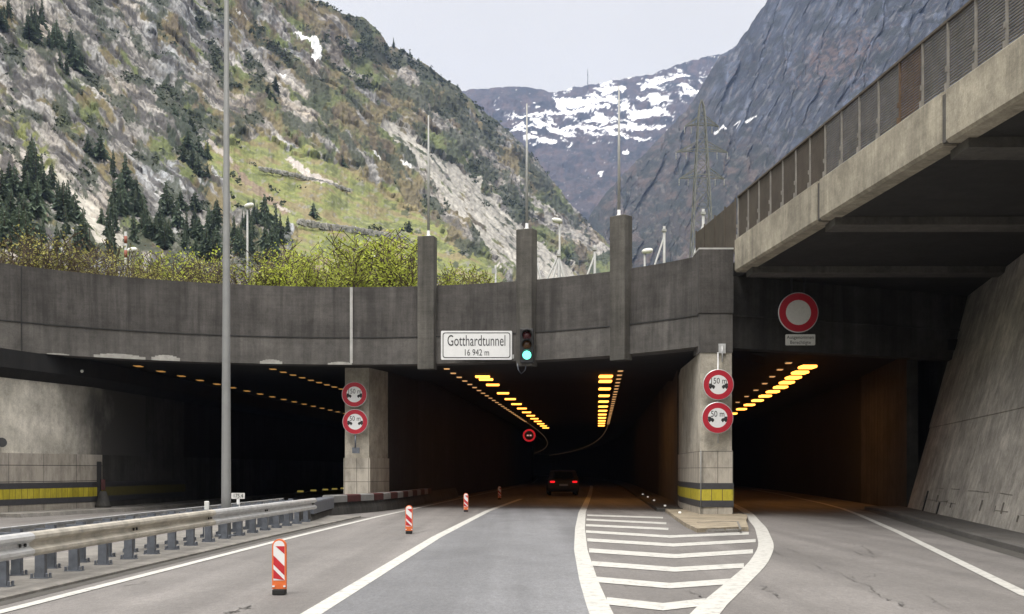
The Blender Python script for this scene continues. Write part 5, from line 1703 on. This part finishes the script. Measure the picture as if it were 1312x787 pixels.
rs = random.Random(9)
for k in range(29):
    u = -95 + k * 9.5 + rs.uniform(-4, 4)
    sapling('olive' if k % 3 else 'brown', u, rs.uniform(298, 338) + max(0, (u - 60) * .06), rs.uniform(52, 62), 'twiggy olive sapling above the wall left of the red tipped pole', 'olive saplings on the left wall top')
for k in range(15):
    u = 180 + k * 7.5 + rs.uniform(-4, 4)
    sapling(('olive', 'fresh', 'brown')[k % 3], u, rs.uniform(322, 342), rs.uniform(54, 64), 'sparse bush above the wall left of the tall lamp post', 'bushes above the wall by the tall lamp post')
for k in range(12):
    u = 322 + k * 8.5 + rs.uniform(-4, 4)
    sapling('fresh' if k % 4 else 'olive', u, rs.uniform(314, 346), rs.uniform(54, 64), 'bright spring green bush above the wall right of the tall lamp post', 'bright bushes right of the tall lamp post')
for k in range(13):
    u = 420 + k * 9.0 + rs.uniform(-4, 4)
    v = 304 if 440 < u < 468 or 495 < u < 532 else 334
    sapling('fresh', u, v + rs.uniform(-4, 12), rs.uniform(54, 64), 'leafy light green sapling above the wall beside the left pilaster', 'light green saplings beside the left pilaster')
for k in range(8):
    u = 560 + k * 8.5 + rs.uniform(-3, 3)
    sapling('fresh' if k % 2 else 'olive', u, 338 + k * 1.5 + rs.uniform(-3, 7), rs.uniform(54, 64), 'low green bush above the wall between the left and middle pilasters', 'low bushes between the pilasters')

# ------------------------------------------------------------------ haze
m = MB(); m.box((200, 2300, 1049), (9000, 7600, 2100))
hm = bpy.data.materials.new('haze'); hm.use_nodes = True; nt = hm.node_tree; nt.nodes.clear()
out = nt.nodes.new('ShaderNodeOutputMaterial'); pv = nt.nodes.new('ShaderNodeVolumePrincipled')
pv.inputs['Color'].default_value = (.44, .58, .94, 1); pv.inputs['Density'].default_value = .000065; pv.inputs['Anisotropy'].default_value = .0
nt.links.new(pv.outputs[0], out.inputs['Volume'])
obj('haze', m, hm, kind='stuff', label='thin bluish air between the viewer and the far mountains', cat='haze')

# ------------------------------------------------------------------ sky, sun, camera
SUN_EL, SUN_AZ = 60, 205        # azimuth clockwise from +Y (straight ahead)
w = bpy.data.worlds.new('World'); scene.world = w; w.use_nodes = True
nt = w.node_tree; nt.nodes.clear()
out = nt.nodes.new('ShaderNodeOutputWorld')
sky = nt.nodes.new('ShaderNodeTexSky'); sky.sky_type = 'NISHITA'; sky.sun_disc = False
sky.sun_elevation = R(SUN_EL); sky.sun_rotation = R(SUN_AZ); sky.air_density = 1.0; sky.dust_density = 3.0
b1 = nt.nodes.new('ShaderNodeBackground'); hs = nt.nodes.new('ShaderNodeHueSaturation'); hs.inputs['Saturation'].default_value = .08; nt.links.new(sky.outputs[0], hs.inputs['Color']); nt.links.new(hs.outputs[0], b1.inputs[0]); b1.inputs[1].default_value = .05
tc = nt.nodes.new('ShaderNodeTexCoord'); sp = nt.nodes.new('ShaderNodeSeparateXYZ'); nt.links.new(tc.outputs['Generated'], sp.inputs[0])
mr = nt.nodes.new('ShaderNodeMapRange'); nt.links.new(sp.outputs['Z'], mr.inputs[0])
mr.inputs[1].default_value = .38; mr.inputs[2].default_value = 1.0; mr.inputs[3].default_value = .40; mr.inputs[4].default_value = 2.0
nz = nt.nodes.new('ShaderNodeTexNoise'); nz.inputs['Scale'].default_value = 2.2; nz.inputs['Detail'].default_value = 5
nt.links.new(tc.outputs['Generated'], nz.inputs['Vector'])
mr2 = nt.nodes.new('ShaderNodeMapRange'); nt.links.new(nz.outputs['Fac'], mr2.inputs[0]); mr2.inputs[1].default_value = .3; mr2.inputs[2].default_value = .7; mr2.inputs[3].default_value = .88; mr2.inputs[4].default_value = 1.08
mu = nt.nodes.new('ShaderNodeMath'); mu.operation = 'MULTIPLY'; nt.links.new(mr.outputs[0], mu.inputs[0]); nt.links.new(mr2.outputs[0], mu.inputs[1])
b2 = nt.nodes.new('ShaderNodeBackground'); b2.inputs[0].default_value = (1.035, .98, .89, 1); nt.links.new(mu.outputs[0], b2.inputs[1])
ad = nt.nodes.new('ShaderNodeAddShader'); nt.links.new(b1.outputs[0], ad.inputs[0]); nt.links.new(b2.outputs[0], ad.inputs[1]); nt.links.new(ad.outputs[0], out.inputs[0])

sl = bpy.data.lights.new('Sun', 'SUN'); sl.energy = 1.3; sl.angle = R(16); sl.color = (1, .95, .88)
so = bpy.data.objects.new('Sun', sl); COL.objects.link(so)
d = Vector((math.sin(R(SUN_AZ)) * math.cos(R(SUN_EL)), math.cos(R(SUN_AZ)) * math.cos(R(SUN_EL)), math.sin(R(SUN_EL))))
so.rotation_euler = d.to_track_quat('Z', 'Y').to_euler(); so.location = (0, -10, 60)

cam = bpy.data.cameras.new('Camera'); co = bpy.data.objects.new('Camera', cam); COL.objects.link(co)
co.location = (0, 0, EYE); co.rotation_euler = (R(90), 0, 0)
cam.sensor_width = 36; cam.lens = F / 1312 * 36; cam.shift_y = (V0 - 393.5) / 1312; cam.clip_start = .1; cam.clip_end = 20000
scene.camera = co
vs_ = scene.view_settings; vs_.view_transform = 'Standard'; vs_.look = 'None'; vs_.exposure = .7; vs_.gamma = 1
scene.cycles.max_bounces = 6; scene.cycles.diffuse_bounces = 4; scene.cycles.glossy_bounces = 2; scene.cycles.volume_bounces = 1
scene.cycles.use_denoising = True
scene.cycles.volume_step_rate = 4
